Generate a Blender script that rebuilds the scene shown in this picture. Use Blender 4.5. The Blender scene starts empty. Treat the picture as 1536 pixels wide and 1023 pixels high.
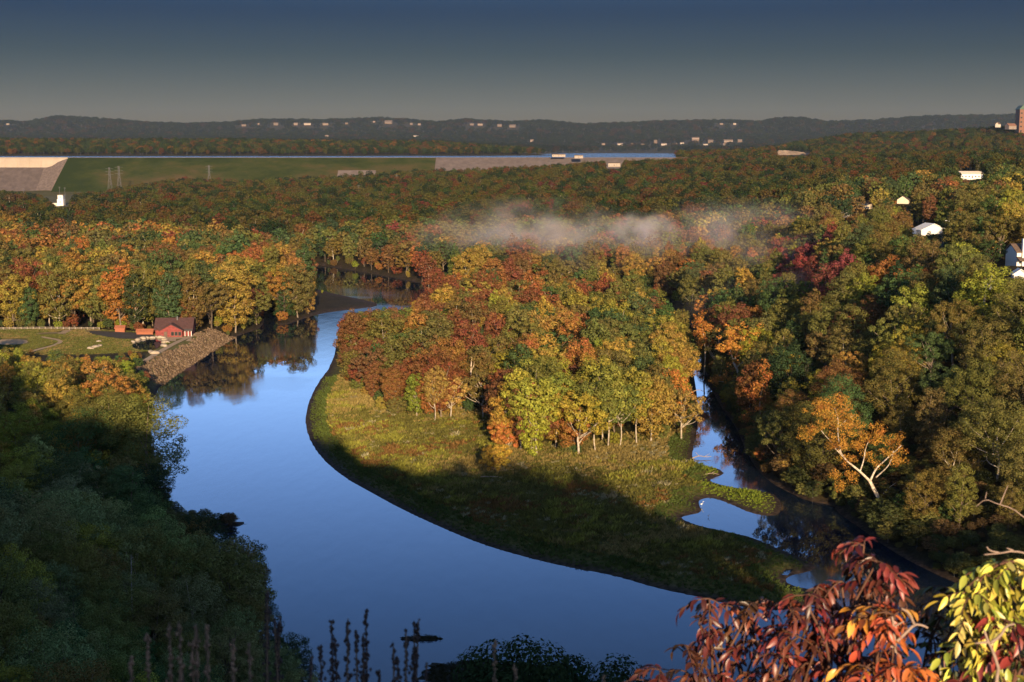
import bpy, math, random
import numpy as np
from mathutils import Vector

random.seed(7)
RNG = np.random.default_rng(7)
SC = bpy.context.scene
COL = SC.collection
PI = math.pi

# ------------------------------------------------------------------ camera geometry
CAMZ = 72.0
F = 2000.0                      # focal length in pixels of a 1536 x 1023 picture
TH = math.atan((511.5 - 226.0) / F)
CT, ST = math.cos(TH), math.sin(TH)


def ray(px, py):
    x = (px - 768.0) / F
    y = -(py - 511.5) / F
    return x, CT + y * ST, -ST + y * CT


def at_z(px, py, z=0.0):
    x, y, w = ray(px, py)
    t = (z - CAMZ) / w
    return (x * t, y * t)


def at_d(px, py, d):
    x, y, w = ray(px, py)
    t = d / y
    return Vector((x * t, d, CAMZ + w * t))


def project(X, Y, Z):
    dz = Z - CAMZ
    f = Y * CT - dz * ST
    u = Y * ST + dz * CT
    return 768 + F * X / f, 511.5 - F * u / f


# ------------------------------------------------------------------ polygons of land and water
def chaikin(pts, n=1, closed=True):
    pts = [tuple(p) for p in pts]
    for _ in range(n):
        out = []
        m = len(pts)
        for i in range(m if closed else m - 1):
            a, b = pts[i], pts[(i + 1) % m]
            out.append((a[0] * .75 + b[0] * .25, a[1] * .75 + b[1] * .25))
            out.append((a[0] * .25 + b[0] * .75, a[1] * .25 + b[1] * .75))
        pts = out
    return pts


def pxl(lst, z=0.0):
    return [at_z(a, b, z) for a, b in lst]


A_shore = pxl([(200, 384), (330, 396), (430, 407), (466, 418), (470, 432), (505, 441), (545, 449), (568, 455), (566, 460), (530, 464),
               (505, 467), (480, 471), (452, 479), (428, 488), (416, 488), (415, 472), (407, 458), (398, 472), (394, 491), (372, 499),
               (350, 506), (310, 531), (270, 557), (242, 576), (230, 600), (226, 640), (230, 690), (250, 768), (290, 774), (335, 778),
               (376, 784), (368, 788), (330, 795), (312, 803), (330, 880), (375, 950), (425, 1000), (470, 1030)])
A_shore += [(-22, 150), (-8, 125), (12, 112), (40, 108), (75, 118), (120, 140), (180, 165), (260, 190), (400, 220)]
B_shore = pxl([(200, 375), (330, 385), (430, 392), (475, 397), (530, 405), (600, 418), (680, 434), (740, 440), (820, 442), (900, 443),
               (980, 450), (1030, 470), (1046, 510), (1058, 560), (1074, 600), (1104, 640), (1124, 690), (1152, 722), (1190, 742),
               (1212, 752), (1248, 757), (1258, 770), (1290, 792), (1330, 822), (1380, 850), (1440, 878), (1500, 893)])
B_shore += [(110, 222), (160, 240), (250, 262), (400, 290)]
POLY_A = chaikin([(-3000, 1400), (-600, 1150)] + A_shore + [(2000, 230), (2000, -2000), (-3000, -2000)])
POLY_B = chaikin([(-3000, 1500), (-600, 1230)] + B_shore + [(2000, 330), (30000, 330), (30000, 30000), (-3000, 30000)])
ISLAND_PX = [(507, 500), (499, 545), (472, 580), (457, 620), (460, 652), (480, 686), (515, 716), (560, 741), (600, 763), (660, 791),
             (720, 816), (780, 834), (850, 851), (920, 863), (985, 883), (1050, 896), (1110, 911), (1165, 917), (1215, 910),
             (1258, 896), (1262, 884), (1240, 880), (1215, 884), (1188, 878), (1176, 870), (1190, 862), (1215, 858), (1226, 848),
             (1202, 837), (1165, 822), (1130, 806), (1090, 797), (1055, 790), (1030, 782), (1019, 775), (1056, 769), (1048, 756),
             (1050, 749), (1068, 746), (1095, 756), (1128, 771), (1160, 775), (1173, 768), (1172, 752), (1160, 740), (1140, 736),
             (1118, 734), (1090, 729), (1068, 723), (1064, 719), (1088, 712), (1080, 703), (1056, 698), (1042, 694), (1038, 680),
             (1046, 650), (1048, 620), (1045, 580), (1034, 530), (1008, 488), (940, 462), (800, 453), (690, 453), (620, 461), (560, 470),
             (525, 480)]
POLY_C = chaikin(pxl(ISLAND_PX))
ISLET_POND = chaikin(pxl([(1168, 858), (1188, 853), (1194, 857), (1178, 862)]))
WOOD_PX = [(503, 512), (520, 572), (560, 608), (600, 622), (660, 630), (700, 612), (728, 640), (750, 676), (810, 682), (870, 684),
           (930, 670), (1000, 660), (1040, 636), (1046, 600), (1030, 530), (1002, 490), (940, 466), (800, 457), (690, 458), (620, 466),
           (530, 482)]
WOOD = pxl(WOOD_PX, 1.5)
LAWN_PX = [(-260, 494), (0, 494), (160, 495), (236, 500), (300, 498), (352, 500), (240, 578), (214, 545), (228, 527), (150, 530), (60, 532), (0, 531), (-260, 545)]
LAWN = pxl(LAWN_PX, 3.8)


def sdf(poly, X, Y, far=1e9):
    """signed distance to a polygon, positive inside"""
    P = np.asarray(poly, float)
    d2 = np.full(X.shape, far)
    ins = np.zeros(X.shape, bool)
    n = len(P)
    for i in range(n):
        ax, ay = P[i]
        bx, by = P[(i + 1) % n]
        ex, ey = bx - ax, by - ay
        wx, wy = X - ax, Y - ay
        t = np.clip((wx * ex + wy * ey) / max(ex * ex + ey * ey, 1e-9), 0, 1)
        dd = (wx - ex * t) ** 2 + (wy - ey * t) ** 2
        np.minimum(d2, dd, out=d2)
        if ay != by:
            c = ((ay > Y) != (by > Y)) & (X < ex * (Y - ay) / (by - ay) + ax)
            ins ^= c
    d = np.sqrt(d2)
    return np.where(ins, d, -d)


def inside(poly, X, Y):
    P = np.asarray(poly, float)
    ins = np.zeros(np.shape(X), bool)
    n = len(P)
    for i in range(n):
        ax, ay = P[i]
        bx, by = P[(i + 1) % n]
        if ay != by:
            ins ^= ((ay > Y) != (by > Y)) & (X < (bx - ax) * (Y - ay) / (by - ay) + ax)
    return ins


def sm(x, a, b):
    t = np.clip((x - a) / (b - a), 0, 1)
    return t * t * (3 - 2 * t)


def vnoise(X, Y, s, seed=0):
    """smooth value noise, about -1..1"""
    x, y = X / s + seed * 17.3, Y / s - seed * 9.1
    xi, yi = np.floor(x), np.floor(y)
    fx, fy = x - xi, y - yi
    fx, fy = fx * fx * (3 - 2 * fx), fy * fy * (3 - 2 * fy)

    def h(a, b):
        v = np.sin(a * 127.1 + b * 311.7 + seed * 74.7) * 43758.5453
        return (v - np.floor(v)) * 2 - 1
    return (h(xi, yi) * (1 - fx) + h(xi + 1, yi) * fx) * (1 - fy) + (h(xi, yi + 1) * (1 - fx) + h(xi + 1, yi + 1) * fx) * fy


T_PX = np.array([-300, 0, 300, 600, 900, 1100, 1300, 1536, 1850], float)
T_D = np.array([150, 300, 450, 600, 800, 1000, 1400, 1800, 2238, 2450, 3050, 3250, 3500, 4200, 5500, 7000, 7600, 8200, 9500, 10600], float)
T_Z = np.array([
    [4, 4, 4, 4, 4, 5, 14, 30, 45],
    [4, 4, 4, 4, 4, 6, 22, 38, 48],
    [4, 4, 4, 4, 4, 8, 28, 40, 48],
    [4, 4, 4, 4, 5, 10, 28, 40, 48],
    [4, 4, 4, 5, 7, 15, 32, 42, 49],
    [4, 4, 5, 7, 10, 20, 36, 45, 52],
    [4, 4, 8, 12, 20, 30, 41, 51, 58],
    [3, 3, 14, 21, 34, 40, 46, 57, 66],
    [3, 3, 17, 30, 46, 52, 54, 66, 78],
    [50, 50, 50, 50, 55, 58, 64, 84, 95],
    [62, 60, 60, 58, 55, 60, 78, 100, 112],
    [76, 74, 74, 66, 54, 64, 100, 116, 125],
    [92, 90, 90, 84, 54, 60, 98, 112, 125],
    [90, 85, 85, 80, 54, 58, 80, 95, 110],
    [95, 90, 90, 85, 54, 62, 80, 95, 120],
    [110, 105, 105, 100, 64, 66, 100, 120, 140],
    [130, 130, 130, 125, 105, 112, 130, 150, 170],
    [150, 150, 150, 150, 140, 135, 150, 170, 180],
    [260, 260, 260, 260, 255, 255, 260, 270, 280],
    [230, 230, 230, 230, 230, 230, 230, 230, 230]], float)
SKY_X = np.array([-300, 0, 50, 95, 150, 220, 290, 350, 400, 480, 574, 610, 656, 700, 764, 818, 869, 930, 991, 1077, 1140, 1153, 1195, 1237, 1307, 1384, 1488, 1536, 1850], float)
SKY_Y = np.array([186, 184, 187, 178, 181, 187, 190, 188, 183, 184, 181, 183, 187.5, 183, 187, 184, 190.6, 188, 186, 184, 186, 181.5, 180, 187, 184, 178, 177, 175, 172], float)


def table(px, D):
    px = np.clip(px, T_PX[0], T_PX[-1])
    D = np.clip(D, T_D[0], T_D[-1])
    i = np.clip(np.searchsorted(T_PX, px) - 1, 0, len(T_PX) - 2)
    j = np.clip(np.searchsorted(T_D, D) - 1, 0, len(T_D) - 2)
    a = (px - T_PX[i]) / (T_PX[i + 1] - T_PX[i])
    b = (D - T_D[j]) / (T_D[j + 1] - T_D[j])
    a = a * a * (3 - 2 * a)
    return (T_Z[j, i] * (1 - a) + T_Z[j, i + 1] * a) * (1 - b) + (T_Z[j + 1, i] * (1 - a) + T_Z[j + 1, i + 1] * a) * b


SHADE_RIDGE_X = np.array([-400, -150, -70, -30, 0, 7.9, 8.5, 10.5, 11.5, 24, 40, 47, 53, 75, 105, 120, 150, 200, 400], float)
SHADE_RIDGE_Z = np.array([97, 97, 94, 86, 85, 86, 77, 76.5, 78, 75, 72.8, 77, 71.5, 68.5, 68.3, 70.5, 71, 66, 44], float)  # unseen ridge behind the camera, heights shaped to set shadow edge and sun gap


def ground_z(X, Y):
    X = np.asarray(X, float)
    Y = np.asarray(Y, float)
    near = Y < 1500
    dA = np.full(X.shape, -1e3)
    dB = np.full(X.shape, 1e3)
    dC = np.full(X.shape, -1e3)
    if near.any():
        xs, ys = X[near], Y[near]
        dA[near] = sdf(POLY_A, xs, ys)
        dB[near] = sdf(POLY_B, xs, ys)
        dC[near] = sdf(POLY_C, xs, ys)
    px = 768 + F * X / np.maximum(Y, 60)
    n1 = vnoise(X, Y, 40, 1) + .5 * vnoise(X, Y, 17, 2)
    n2 = vnoise(X, Y, 7, 3)
    big = vnoise(X, Y, 260, 4) + .5 * vnoise(X, Y, 110, 5)
    # --- mainland A : park flats and the bluff the camera stands on
    flat = 3.8 * sm(dA, -.5, 10) + .4 * n1 * sm(dA, 8, 40)
    sand = sm(px, 440, 475) * sm(Y, 560, 590)
    flat = flat * (1 - .86 * sand)
    spit = sm(Y, 235, 245) * (1 - sm(Y, 275, 285)) * sm(px, 235, 262) 
    flat = flat * (1 - .85 * spit)
    hill = np.interp(dA, [0, 6, 30, 60, 90, 104, 112, 130, 160, 220], [0, 3, 17, 37, 57, 66, 69.5, 72, 76, 80])
    hill = hill * (1 - .62 * sm(X, 34, 100))
    hill = hill + 1.2 * n1 * sm(dA, 15, 40)
    hw = 1 - sm(Y + .25 * X, 120, 215)
    zA = flat * (1 - hw) + np.maximum(hill, flat) * hw
    bench = 70.2 - np.maximum(0, Y - 3.6) * .95 - np.maximum(0, np.abs(X) - 8) * .5
    zA = np.where((Y > -12) & (Y < 30) & (np.abs(X) < 30), np.maximum(zA, bench), zA)
    zA = np.where((np.abs(X) < 9) & (Y > -9) & (Y < 20), np.minimum(zA, np.maximum(bench, 0) + .15), zA)
    ridge = np.interp(X + .12 * (Y + 60), SHADE_RIDGE_X, SHADE_RIDGE_Z)
    wr = sm(-Y, 14, 58)
    zA = zA * (1 - wr) + ridge * wr
    # --- mainland B
    rise = np.where(px > 1000, .55, .25)
    zt = table(px, Y)
    zb = 1.2 * sm(dB, -.5, 4) + np.maximum(dB - 2, 0) * rise
    zt2 = zt + n1 * 1.0 + big * np.clip(Y / 260, .5, 9) * sm(Y, 300, 900) * (1 - sm(Y, 2000, 2300) * .7)
    zt2 = zt2 + sm(px, 1120, 1250) * 5.0 * (vnoise(X + .4 * Y, Y - .3 * X, 62, 8)) * (1 - sm(Y, 900, 1300))
    # skyline of the last range
    sky = CAMZ + (226 - np.interp(px, SKY_X, SKY_Y)) / F * 9500 - 14
    ws = sm(Y, 8300, 9400)
    zt2 = zt2 * (1 - ws) + sky * (1 - .25 * sm(Y, 9550, 10500)) * ws
    zB = np.minimum(zb, zt2) if np.isscalar(zb) else np.where(Y < 1400, np.minimum(zb, zt2), zt2)
    # --- island
    zC = .25 * sm(dC, -.3, 1.5) + 1.1 * sm(dC, 1, 9) + .35 * n1 * sm(dC, 4, 14) + .08 * n2 * sm(dC, 2, 6)
    zC = np.where(inside(ISLET_POND, X, Y), -.3, zC)
    d = np.maximum(np.maximum(dA, np.where(near, dB, 1e3)), dC)
    z = np.where(dA > -.4, zA, np.where(dB > -.4, zB, np.where(dC > -.4, zC, -.25 - .3 * np.minimum(-d, 6))))
    z = np.where((d <= 0) & near, np.minimum(-.02 - .3 * np.minimum(-d, 6), 0), z)
    return z


def gz(x, y):
    return float(ground_z(np.array([x]), np.array([y]))[0])


# ------------------------------------------------------------------ materials
def new_mat(name):
    m = bpy.data.materials.new(name)
    m.use_nodes = True
    nt = m.node_tree
    nt.nodes.clear()
    out = nt.nodes.new('ShaderNodeOutputMaterial')
    return m, nt, out


def N(nt, kind, **kw):
    n = nt.nodes.new(kind)
    for k, v in kw.items():
        if k == 'ins':
            for kk, vv in v.items():
                n.inputs[kk].default_value = vv
        else:
            setattr(n, k, v)
    return n


def ramp(nt, stops, interp='LINEAR'):
    r = nt.nodes.new('ShaderNodeValToRGB')
    r.color_ramp.interpolation = interp
    e = r.color_ramp.elements
    while len(e) < len(stops):
        e.new(.5)
    for i, (p, c) in enumerate(stops):
        e[i].position = p
        e[i].color = (*c, 1)
    return r


def plain(name, col, rough=.8, var=.25, scale=3.0, spec=.3, bump=0.0):
    m, nt, out = new_mat(name)
    b = N(nt, 'ShaderNodeBsdfPrincipled', ins={'Roughness': rough, 'Specular IOR Level': spec})
    tc = N(nt, 'ShaderNodeTexCoord')
    no = N(nt, 'ShaderNodeTexNoise', ins={'Scale': scale, 'Detail': 5.0, 'Roughness': .65})
    nt.links.new(tc.outputs['Object'], no.inputs['Vector'])
    c = np.array(col)
    r = ramp(nt, [(.3, c * (1 - var)), (.7, np.minimum(c * (1 + var), 1))])
    nt.links.new(no.outputs['Fac'], r.inputs['Fac'])
    nt.links.new(r.outputs['Color'], b.inputs['Base Color'])
    if bump:
        bp = N(nt, 'ShaderNodeBump', ins={'Strength': bump, 'Distance': .1})
        nt.links.new(no.outputs['Fac'], bp.inputs['Height'])
        nt.links.new(bp.outputs['Normal'], b.inputs['Normal'])
    nt.links.new(b.outputs['BSDF'], out.inputs['Surface'])
    return m


def leaf_mat(name, source):
    """foliage: colour from the object, from the instance or from a colour attribute"""
    m, nt, out = new_mat(name)
    if source == 'object':
        s = N(nt, 'ShaderNodeObjectInfo').outputs['Color']
    else:
        a = N(nt, 'ShaderNodeAttribute')
        a.attribute_type = 'INSTANCER' if source == 'instance' else 'GEOMETRY'
        a.attribute_name = 'tint'
        s = a.outputs['Color']
    g = N(nt, 'ShaderNodeNewGeometry')
    wn = N(nt, 'ShaderNodeTexWhiteNoise', noise_dimensions='1D')
    nt.links.new(g.outputs['Random Per Island'], wn.inputs['W'])
    tc = N(nt, 'ShaderNodeTexCoord')
    no = N(nt, 'ShaderNodeTexNoise', ins={'Scale': .55, 'Detail': 2.0})
    nt.links.new(tc.outputs['Object'], no.inputs['Vector'])
    # hue and value drift from clump to clump, leaf to leaf
    hm = N(nt, 'ShaderNodeMapRange', ins={'From Min': .3, 'From Max': .7, 'To Min': .478, 'To Max': .522})
    nt.links.new(no.outputs['Fac'], hm.inputs['Value'])
    vm = N(nt, 'ShaderNodeMapRange', ins={'To Min': .62, 'To Max': 1.38})
    nt.links.new(wn.outputs['Value'], vm.inputs['Value'])
    hs = N(nt, 'ShaderNodeHueSaturation', ins={'Saturation': .98})
    nt.links.new(hm.outputs['Result'], hs.inputs['Hue'])
    nt.links.new(vm.outputs['Result'], hs.inputs['Value'])
    nt.links.new(s, hs.inputs['Color'])
    df = N(nt, 'ShaderNodeBsdfDiffuse')
    tr = N(nt, 'ShaderNodeBsdfTranslucent')
    mx = N(nt, 'ShaderNodeMixShader', ins={'Fac': .09})
    nt.links.new(hs.outputs['Color'], df.inputs['Color'])
    nt.links.new(hs.outputs['Color'], tr.inputs['Color'])
    nt.links.new(df.outputs['BSDF'], mx.inputs[1])
    nt.links.new(tr.outputs['BSDF'], mx.inputs[2])
    if source == 'geometry':
        gl = N(nt, 'ShaderNodeBsdfGlossy', ins={'Roughness': .42})
        gl.inputs['Color'].default_value = (1, 1, 1, 1)
        m2 = N(nt, 'ShaderNodeMixShader', ins={'Fac': .045})
        nt.links.new(mx.outputs['Shader'], m2.inputs[1])
        nt.links.new(gl.outputs['BSDF'], m2.inputs[2])
        mx = m2
    nt.links.new(mx.outputs['Shader'], out.inputs['Surface'])
    return m


def bark_mat(name, source):
    m, nt, out = new_mat(name)
    if source == 'object':
        s = N(nt, 'ShaderNodeObjectInfo').outputs['Color']
    else:
        a = N(nt, 'ShaderNodeAttribute')
        a.attribute_type = 'INSTANCER'
        a.attribute_name = 'bark'
        s = a.outputs['Color']
    tc = N(nt, 'ShaderNodeTexCoord')
    no = N(nt, 'ShaderNodeTexNoise', ins={'Scale': 1.3, 'Detail': 4.0, 'Roughness': .7})
    nt.links.new(tc.outputs['Object'], no.inputs['Vector'])
    r = ramp(nt, [(.35, (.45, .42, .38)), (.6, (1.1, 1.1, 1.1))])
    nt.links.new(no.outputs['Fac'], r.inputs['Fac'])
    mu = N(nt, 'ShaderNodeMix', data_type='RGBA', blend_type='MULTIPLY')
    mu.inputs[0].default_value = 1
    nt.links.new(s, mu.inputs[6])
    nt.links.new(r.outputs['Color'], mu.inputs[7])
    d = N(nt, 'ShaderNodeBsdfDiffuse')
    nt.links.new(mu.outputs[2], d.inputs['Color'])
    nt.links.new(d.outputs['BSDF'], out.inputs['Surface'])
    return m


M_LEAF = leaf_mat('leaf', 'object')
M_LEAF_I = leaf_mat('leaf_wood', 'instance')
M_LEAF_G = leaf_mat('leaf_close', 'geometry')
M_BARK = bark_mat('bark', 'object')
M_BARK_I = bark_mat('bark_wood', 'instance')


# ------------------------------------------------------------------ mesh helpers
def mesh_np(name, verts, quads=None, mats=(), mat_idx=None, smooth=False, tris=None):
    me = bpy.data.meshes.new(name)
    verts = np.asarray(verts, np.float32)
    loops, starts = [], []
    n = 0
    if quads is not None and len(quads):
        q = np.asarray(quads, np.int32)
        loops.append(q.ravel())
        starts.append(np.arange(len(q), dtype=np.int32) * 4)
        n += q.size
    if tris is not None and len(tris):
        t = np.asarray(tris, np.int32)
        loops.append(t.ravel())
        starts.append(n + np.arange(len(t), dtype=np.int32) * 3)
    loops = np.concatenate(loops)
    starts = np.concatenate(starts)
    me.vertices.add(len(verts))
    me.vertices.foreach_set('co', verts.ravel())
    me.loops.add(len(loops))
    me.loops.foreach_set('vertex_index', loops)
    me.polygons.add(len(starts))
    me.polygons.foreach_set('loop_start', starts)
    for m in mats:
        me.materials.append(m)
    if mat_idx is not None:
        me.polygons.foreach_set('material_index', np.asarray(mat_idx, np.int32))
    if smooth:
        me.polygons.foreach_set('use_smooth', np.ones(len(starts), bool))
    me.update(calc_edges=True)
    me.validate()
    return me


def link(name, me, parent=None, loc=None):
    o = bpy.data.objects.new(name, me)
    COL.objects.link(o)
    if parent is not None:
        o.parent = parent
    if loc is not None:
        o.location = loc
    return o


def tag(o, label=None, cat=None, group=None, kind=None):
    if label:
        o['label'] = label
    if cat:
        o['category'] = cat
    if group:
        o['group'] = group
    if kind:
        o['kind'] = kind
    return o


def empty(name, loc, rz=0.0, scale=1.0):
    o = bpy.data.objects.new(name, None)
    COL.objects.link(o)
    o.empty_display_size = .5
    o.location = loc
    o.rotation_euler = (0, 0, rz)
    o.scale = (scale, scale, scale) if np.isscalar(scale) else scale
    return o


class MB:
    """collects simple solids into one mesh"""

    def __init__(self):
        self.v, self.f = [], []

    def box(self, x0, x1, y0, y1, z0, z1):
        b = len(self.v)
        self.v += [(x0, y0, z0), (x1, y0, z0), (x1, y1, z0), (x0, y1, z0), (x0, y0, z1), (x1, y0, z1), (x1, y1, z1), (x0, y1, z1)]
        self.f += [(b, b + 3, b + 2, b + 1), (b + 4, b + 5, b + 6, b + 7), (b, b + 1, b + 5, b + 4), (b + 1, b + 2, b + 6, b + 5),
                   (b + 2, b + 3, b + 7, b + 6), (b + 3, b, b + 4, b + 7)]
        return self

    def prism(self, prof, axis, a0, a1):
        """prof: points (p, z) ccw; axis 'x' extrudes along x (p = y), axis 'y' along y (p = x)"""
        b = len(self.v)
        n = len(prof)
        for a in (a0, a1):
            for p, z in prof:
                self.v.append((a, p, z) if axis == 'x' else (p, a, z))
        self.f += [tuple(b + i for i in range(n)), tuple(b + n + i for i in reversed(range(n)))]
        for i in range(n):
            j = (i + 1) % n
            self.f.append((b + i, b + n + i, b + n + j, b + j))
        return self

    def tube(self, pts, rad, sides=6, cap=True):
        pts = [Vector(p) for p in pts]
        rad = [rad] * len(pts) if np.isscalar(rad) else rad
        b = len(self.v)
        prev = None
        for i, p in enumerate(pts):
            d = (pts[min(i + 1, len(pts) - 1)] - pts[max(i - 1, 0)])
            d = d.normalized() if d.length > 1e-9 else Vector((0, 0, 1))
            if prev is None:
                a = d.orthogonal().normalized()
            else:
                a = (prev - d * prev.dot(d))
                a = a.normalized() if a.length > 1e-6 else d.orthogonal().normalized()
            prev = a
            c = d.cross(a)
            for k in range(sides):
                t = 2 * PI * k / sides
                self.v.append(tuple(p + (a * math.cos(t) + c * math.sin(t)) * rad[i]))
        for i in range(len(pts) - 1):
            for k in range(sides):
                k2 = (k + 1) % sides
                self.f.append((b + i * sides + k, b + i * sides + k2, b + (i + 1) * sides + k2, b + (i + 1) * sides + k))
        if cap:
            self.f.append(tuple(b + k for k in reversed(range(sides))))
            self.f.append(tuple(b + (len(pts) - 1) * sides + k for k in range(sides)))
        return self

    def mesh(self, name, mat, smooth=False):
        me = bpy.data.meshes.new(name)
        me.from_pydata([tuple(x) for x in self.v], [], self.f)
        if mat:
            me.materials.append(mat)
        if smooth:
            me.polygons.foreach_set('use_smooth', np.ones(len(me.polygons), bool))
        me.update()
        return me

    def build(self, name, mat, parent=None, smooth=False):
        return link(name, self.mesh(name, mat, smooth), parent)


def blob(rng, sx, sy, sz, sub=2, rough=.25):
    """irregular rock / mound: verts, tris"""
    import bmesh
    bm = bmesh.new()
    bmesh.ops.create_icosphere(bm, subdivisions=sub, radius=1)
    ph = rng.uniform(0, 6, (4, 3))
    fr = rng.uniform(1.2, 3.2, (4, 3))
    v = np.array([p.co[:] for p in bm.verts])
    t = np.array([[q.index for q in f.verts] for f in bm.faces])
    bm.free()
    k = sum(np.sin(v @ fr[i] + ph[i, 0]) for i in range(4)) / 4
    v = v * (1 + rough * k)[:, None] * np.array([sx, sy, sz])
    return v, t


def smooth_line(pts, n=2):
    pts = [Vector(p) for p in pts]
    for _ in range(n):
        out = [pts[0]]
        for a, b in zip(pts, pts[1:]):
            out += [a.lerp(b, .25), a.lerp(b, .75)]
        out.append(pts[-1])
        pts = out
    return pts


def taper(n, r0, r1, p=1.0):
    return [r0 + (r1 - r0) * (i / max(n - 1, 1)) ** p for i in range(n)]


# ------------------------------------------------------------------ trees
def leaf_cards(rng, centers, radii, per, size, crown_c, flat=.75):
    """leaf sprays round every clump centre; returns verts, quads"""
    n = len(centers)
    cnt = np.maximum((per * (radii / radii.mean()) ** 2).astype(int), 4)
    ci = np.repeat(np.arange(n), cnt)
    m = len(ci)
    d = rng.normal(size=(m, 3))
    d /= np.linalg.norm(d, axis=1)[:, None]
    r = rng.uniform(.45, 1.0, m) ** .5
    p = centers[ci] + d * (r * radii[ci])[:, None] * np.array([1, 1, flat])
    out = p - crown_c
    out /= np.linalg.norm(out, axis=1)[:, None] + 1e-6
    nrm = d * 1.0 + out * .35 + rng.normal(size=(m, 3)) * .36 + np.array([0, 0, .2])
    nrm /= np.linalg.norm(nrm, axis=1)[:, None]
    t = rng.normal(size=(m, 3))
    t -= nrm * (t * nrm).sum(1)[:, None]
    t /= np.linalg.norm(t, axis=1)[:, None]
    b = np.cross(nrm, t)
    s = size * rng.uniform(.55, 1.25, m)
    w = s * rng.uniform(.45, .8, m)
    a0 = p - t * s[:, None] * .5
    a2 = p + t * s[:, None] * .5
    k = rng.uniform(-.2, .2, m)[:, None]
    a1 = p + b * w[:, None] * .5 + t * k * s[:, None] - nrm * s[:, None] * .08
    a3 = p - b * w[:, None] * .5 + t * k * s[:, None] - nrm * s[:, None] * .08
    v = np.stack([a0, a1, a2, a3], 1).reshape(-1, 3)
    q = np.arange(m * 4).reshape(m, 4)
    return v, q


def crown_points(rng, kind, H, n):
    """clump centres and radii of a crown of height H"""
    lob = rng.normal(size=(5, 3))
    lob /= np.linalg.norm(lob, axis=1)[:, None]
    la = rng.uniform(-.5, .5, 5)
    pts, rad = [], []
    tries = 0
    while len(pts) < n and tries < 6000:
        tries += 1
        d = rng.normal(size=3)
        d /= np.linalg.norm(d)
        r = rng.uniform(.12, 1) ** .42
        lump = 1 + sum(a * max(0, float(d @ l)) ** 3 for a, l in zip(la, lob))
        if kind == 'round':
            c, ax = np.array([0, 0, .56 * H]), np.array([.31, .31, .41]) * H
        elif kind == 'upright':
            c, ax = np.array([0, 0, .54 * H]), np.array([.19, .19, .44]) * H
        elif kind == 'spreading':
            c, ax = np.array([0, 0, .66 * H]), np.array([.38, .38, .31]) * H
        elif kind == 'grove':
            c, ax = np.array([0, 0, .68 * H]), np.array([.21, .21, .31]) * H
        elif kind == 'bush':
            c, ax = np.array([0, 0, .46 * H]), np.array([.44, .44, .47]) * H
        else:
            c, ax = np.array([0, 0, .5 * H]), np.array([.2, .2, .5]) * H
        p = c + d * ax * r * lump
        if kind == 'cedar':
            z = rng.uniform(.04, .98)
            rr = .24 * H * (1 - z) ** .8 * rng.uniform(.35, 1.0) ** .5
            a = rng.uniform(0, 2 * PI)
            p = np.array([rr * math.cos(a), rr * math.sin(a), z * H])
            rc = H * (.035 + .045 * (1 - z))
        else:
            rc = H * rng.uniform(.050, .100) * (1.15 if kind in ('round', 'bush') else 1.0)
            if kind == 'spreading':
                rc *= .85
        if p[2] < .03 * H + rc * .4:
            continue
        if any(np.sum((p - q) ** 2) < (.80 * (rc + s)) ** 2 for q, s in zip(pts, rad)):
            continue
        pts.append(p)
        rad.append(rc)
    return np.array(pts), np.array(rad)


def tree_shape(seed, kind, H, n_clump, per, leaf, limbs=9, lean=.05):
    rng = np.random.default_rng(seed)
    C, R = crown_points(rng, kind, H, n_clump)
    cc = C.mean(0)
    lv, lq = leaf_cards(rng, C, R, per, leaf, cc, .8)
    mb = MB()
    top = .86 if kind in ('cedar', 'upright', 'grove') else (.5 if kind == 'bush' else .68)
    lx, ly = rng.uniform(-lean, lean, 2) * H
    tr = [Vector((0, 0, -.6))] + [Vector((lx * t * t + rng.normal() * .012 * H * (t > .1), ly * t * t + rng.normal() * .012 * H * (t > .1), t * top * H))
                                 for t in (.0, .2, .4, .6, .8, 1)]
    r0 = {'round': .019, 'spreading': .022, 'upright': .016, 'cedar': .014, 'bush': .02, 'grove': .013}[kind] * H
    tp = smooth_line(tr, 1)
    mb.tube(tp, taper(len(tp), r0, r0 * .22, .8), 7)
    order = rng.permutation(len(C))[:limbs]
    for i in order:
        c = Vector(C[i])
        h = max(.12 * H, min(c.z * rng.uniform(.45, .72), top * H * .95))
        t = h / (top * H)
        s = Vector((lx * t * t, ly * t * t, h))
        if kind == 'bush':
            s = Vector((0, 0, .05 * H))
        mid = s.lerp(c, .5) + Vector((rng.normal() * .02 * H, rng.normal() * .02 * H, -.03 * H))
        pl = smooth_line([s, mid, c], 1)
        rr = r0 * (.62 - .35 * t)
        mb.tube(pl, taper(len(pl), rr, rr * .18), 5)
    tv = np.array([tuple(v) for v in mb.v])
    return (lv, lq), (tv, mb.f)


def trunk_mesh(name, tv, tf, mat):
    me = bpy.data.meshes.new(name)
    me.from_pydata([tuple(v) for v in tv], [], tf)
    me.materials.append(mat)
    me.polygons.foreach_set('use_smooth', np.ones(len(me.polygons), bool))
    me.update()
    return me


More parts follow.
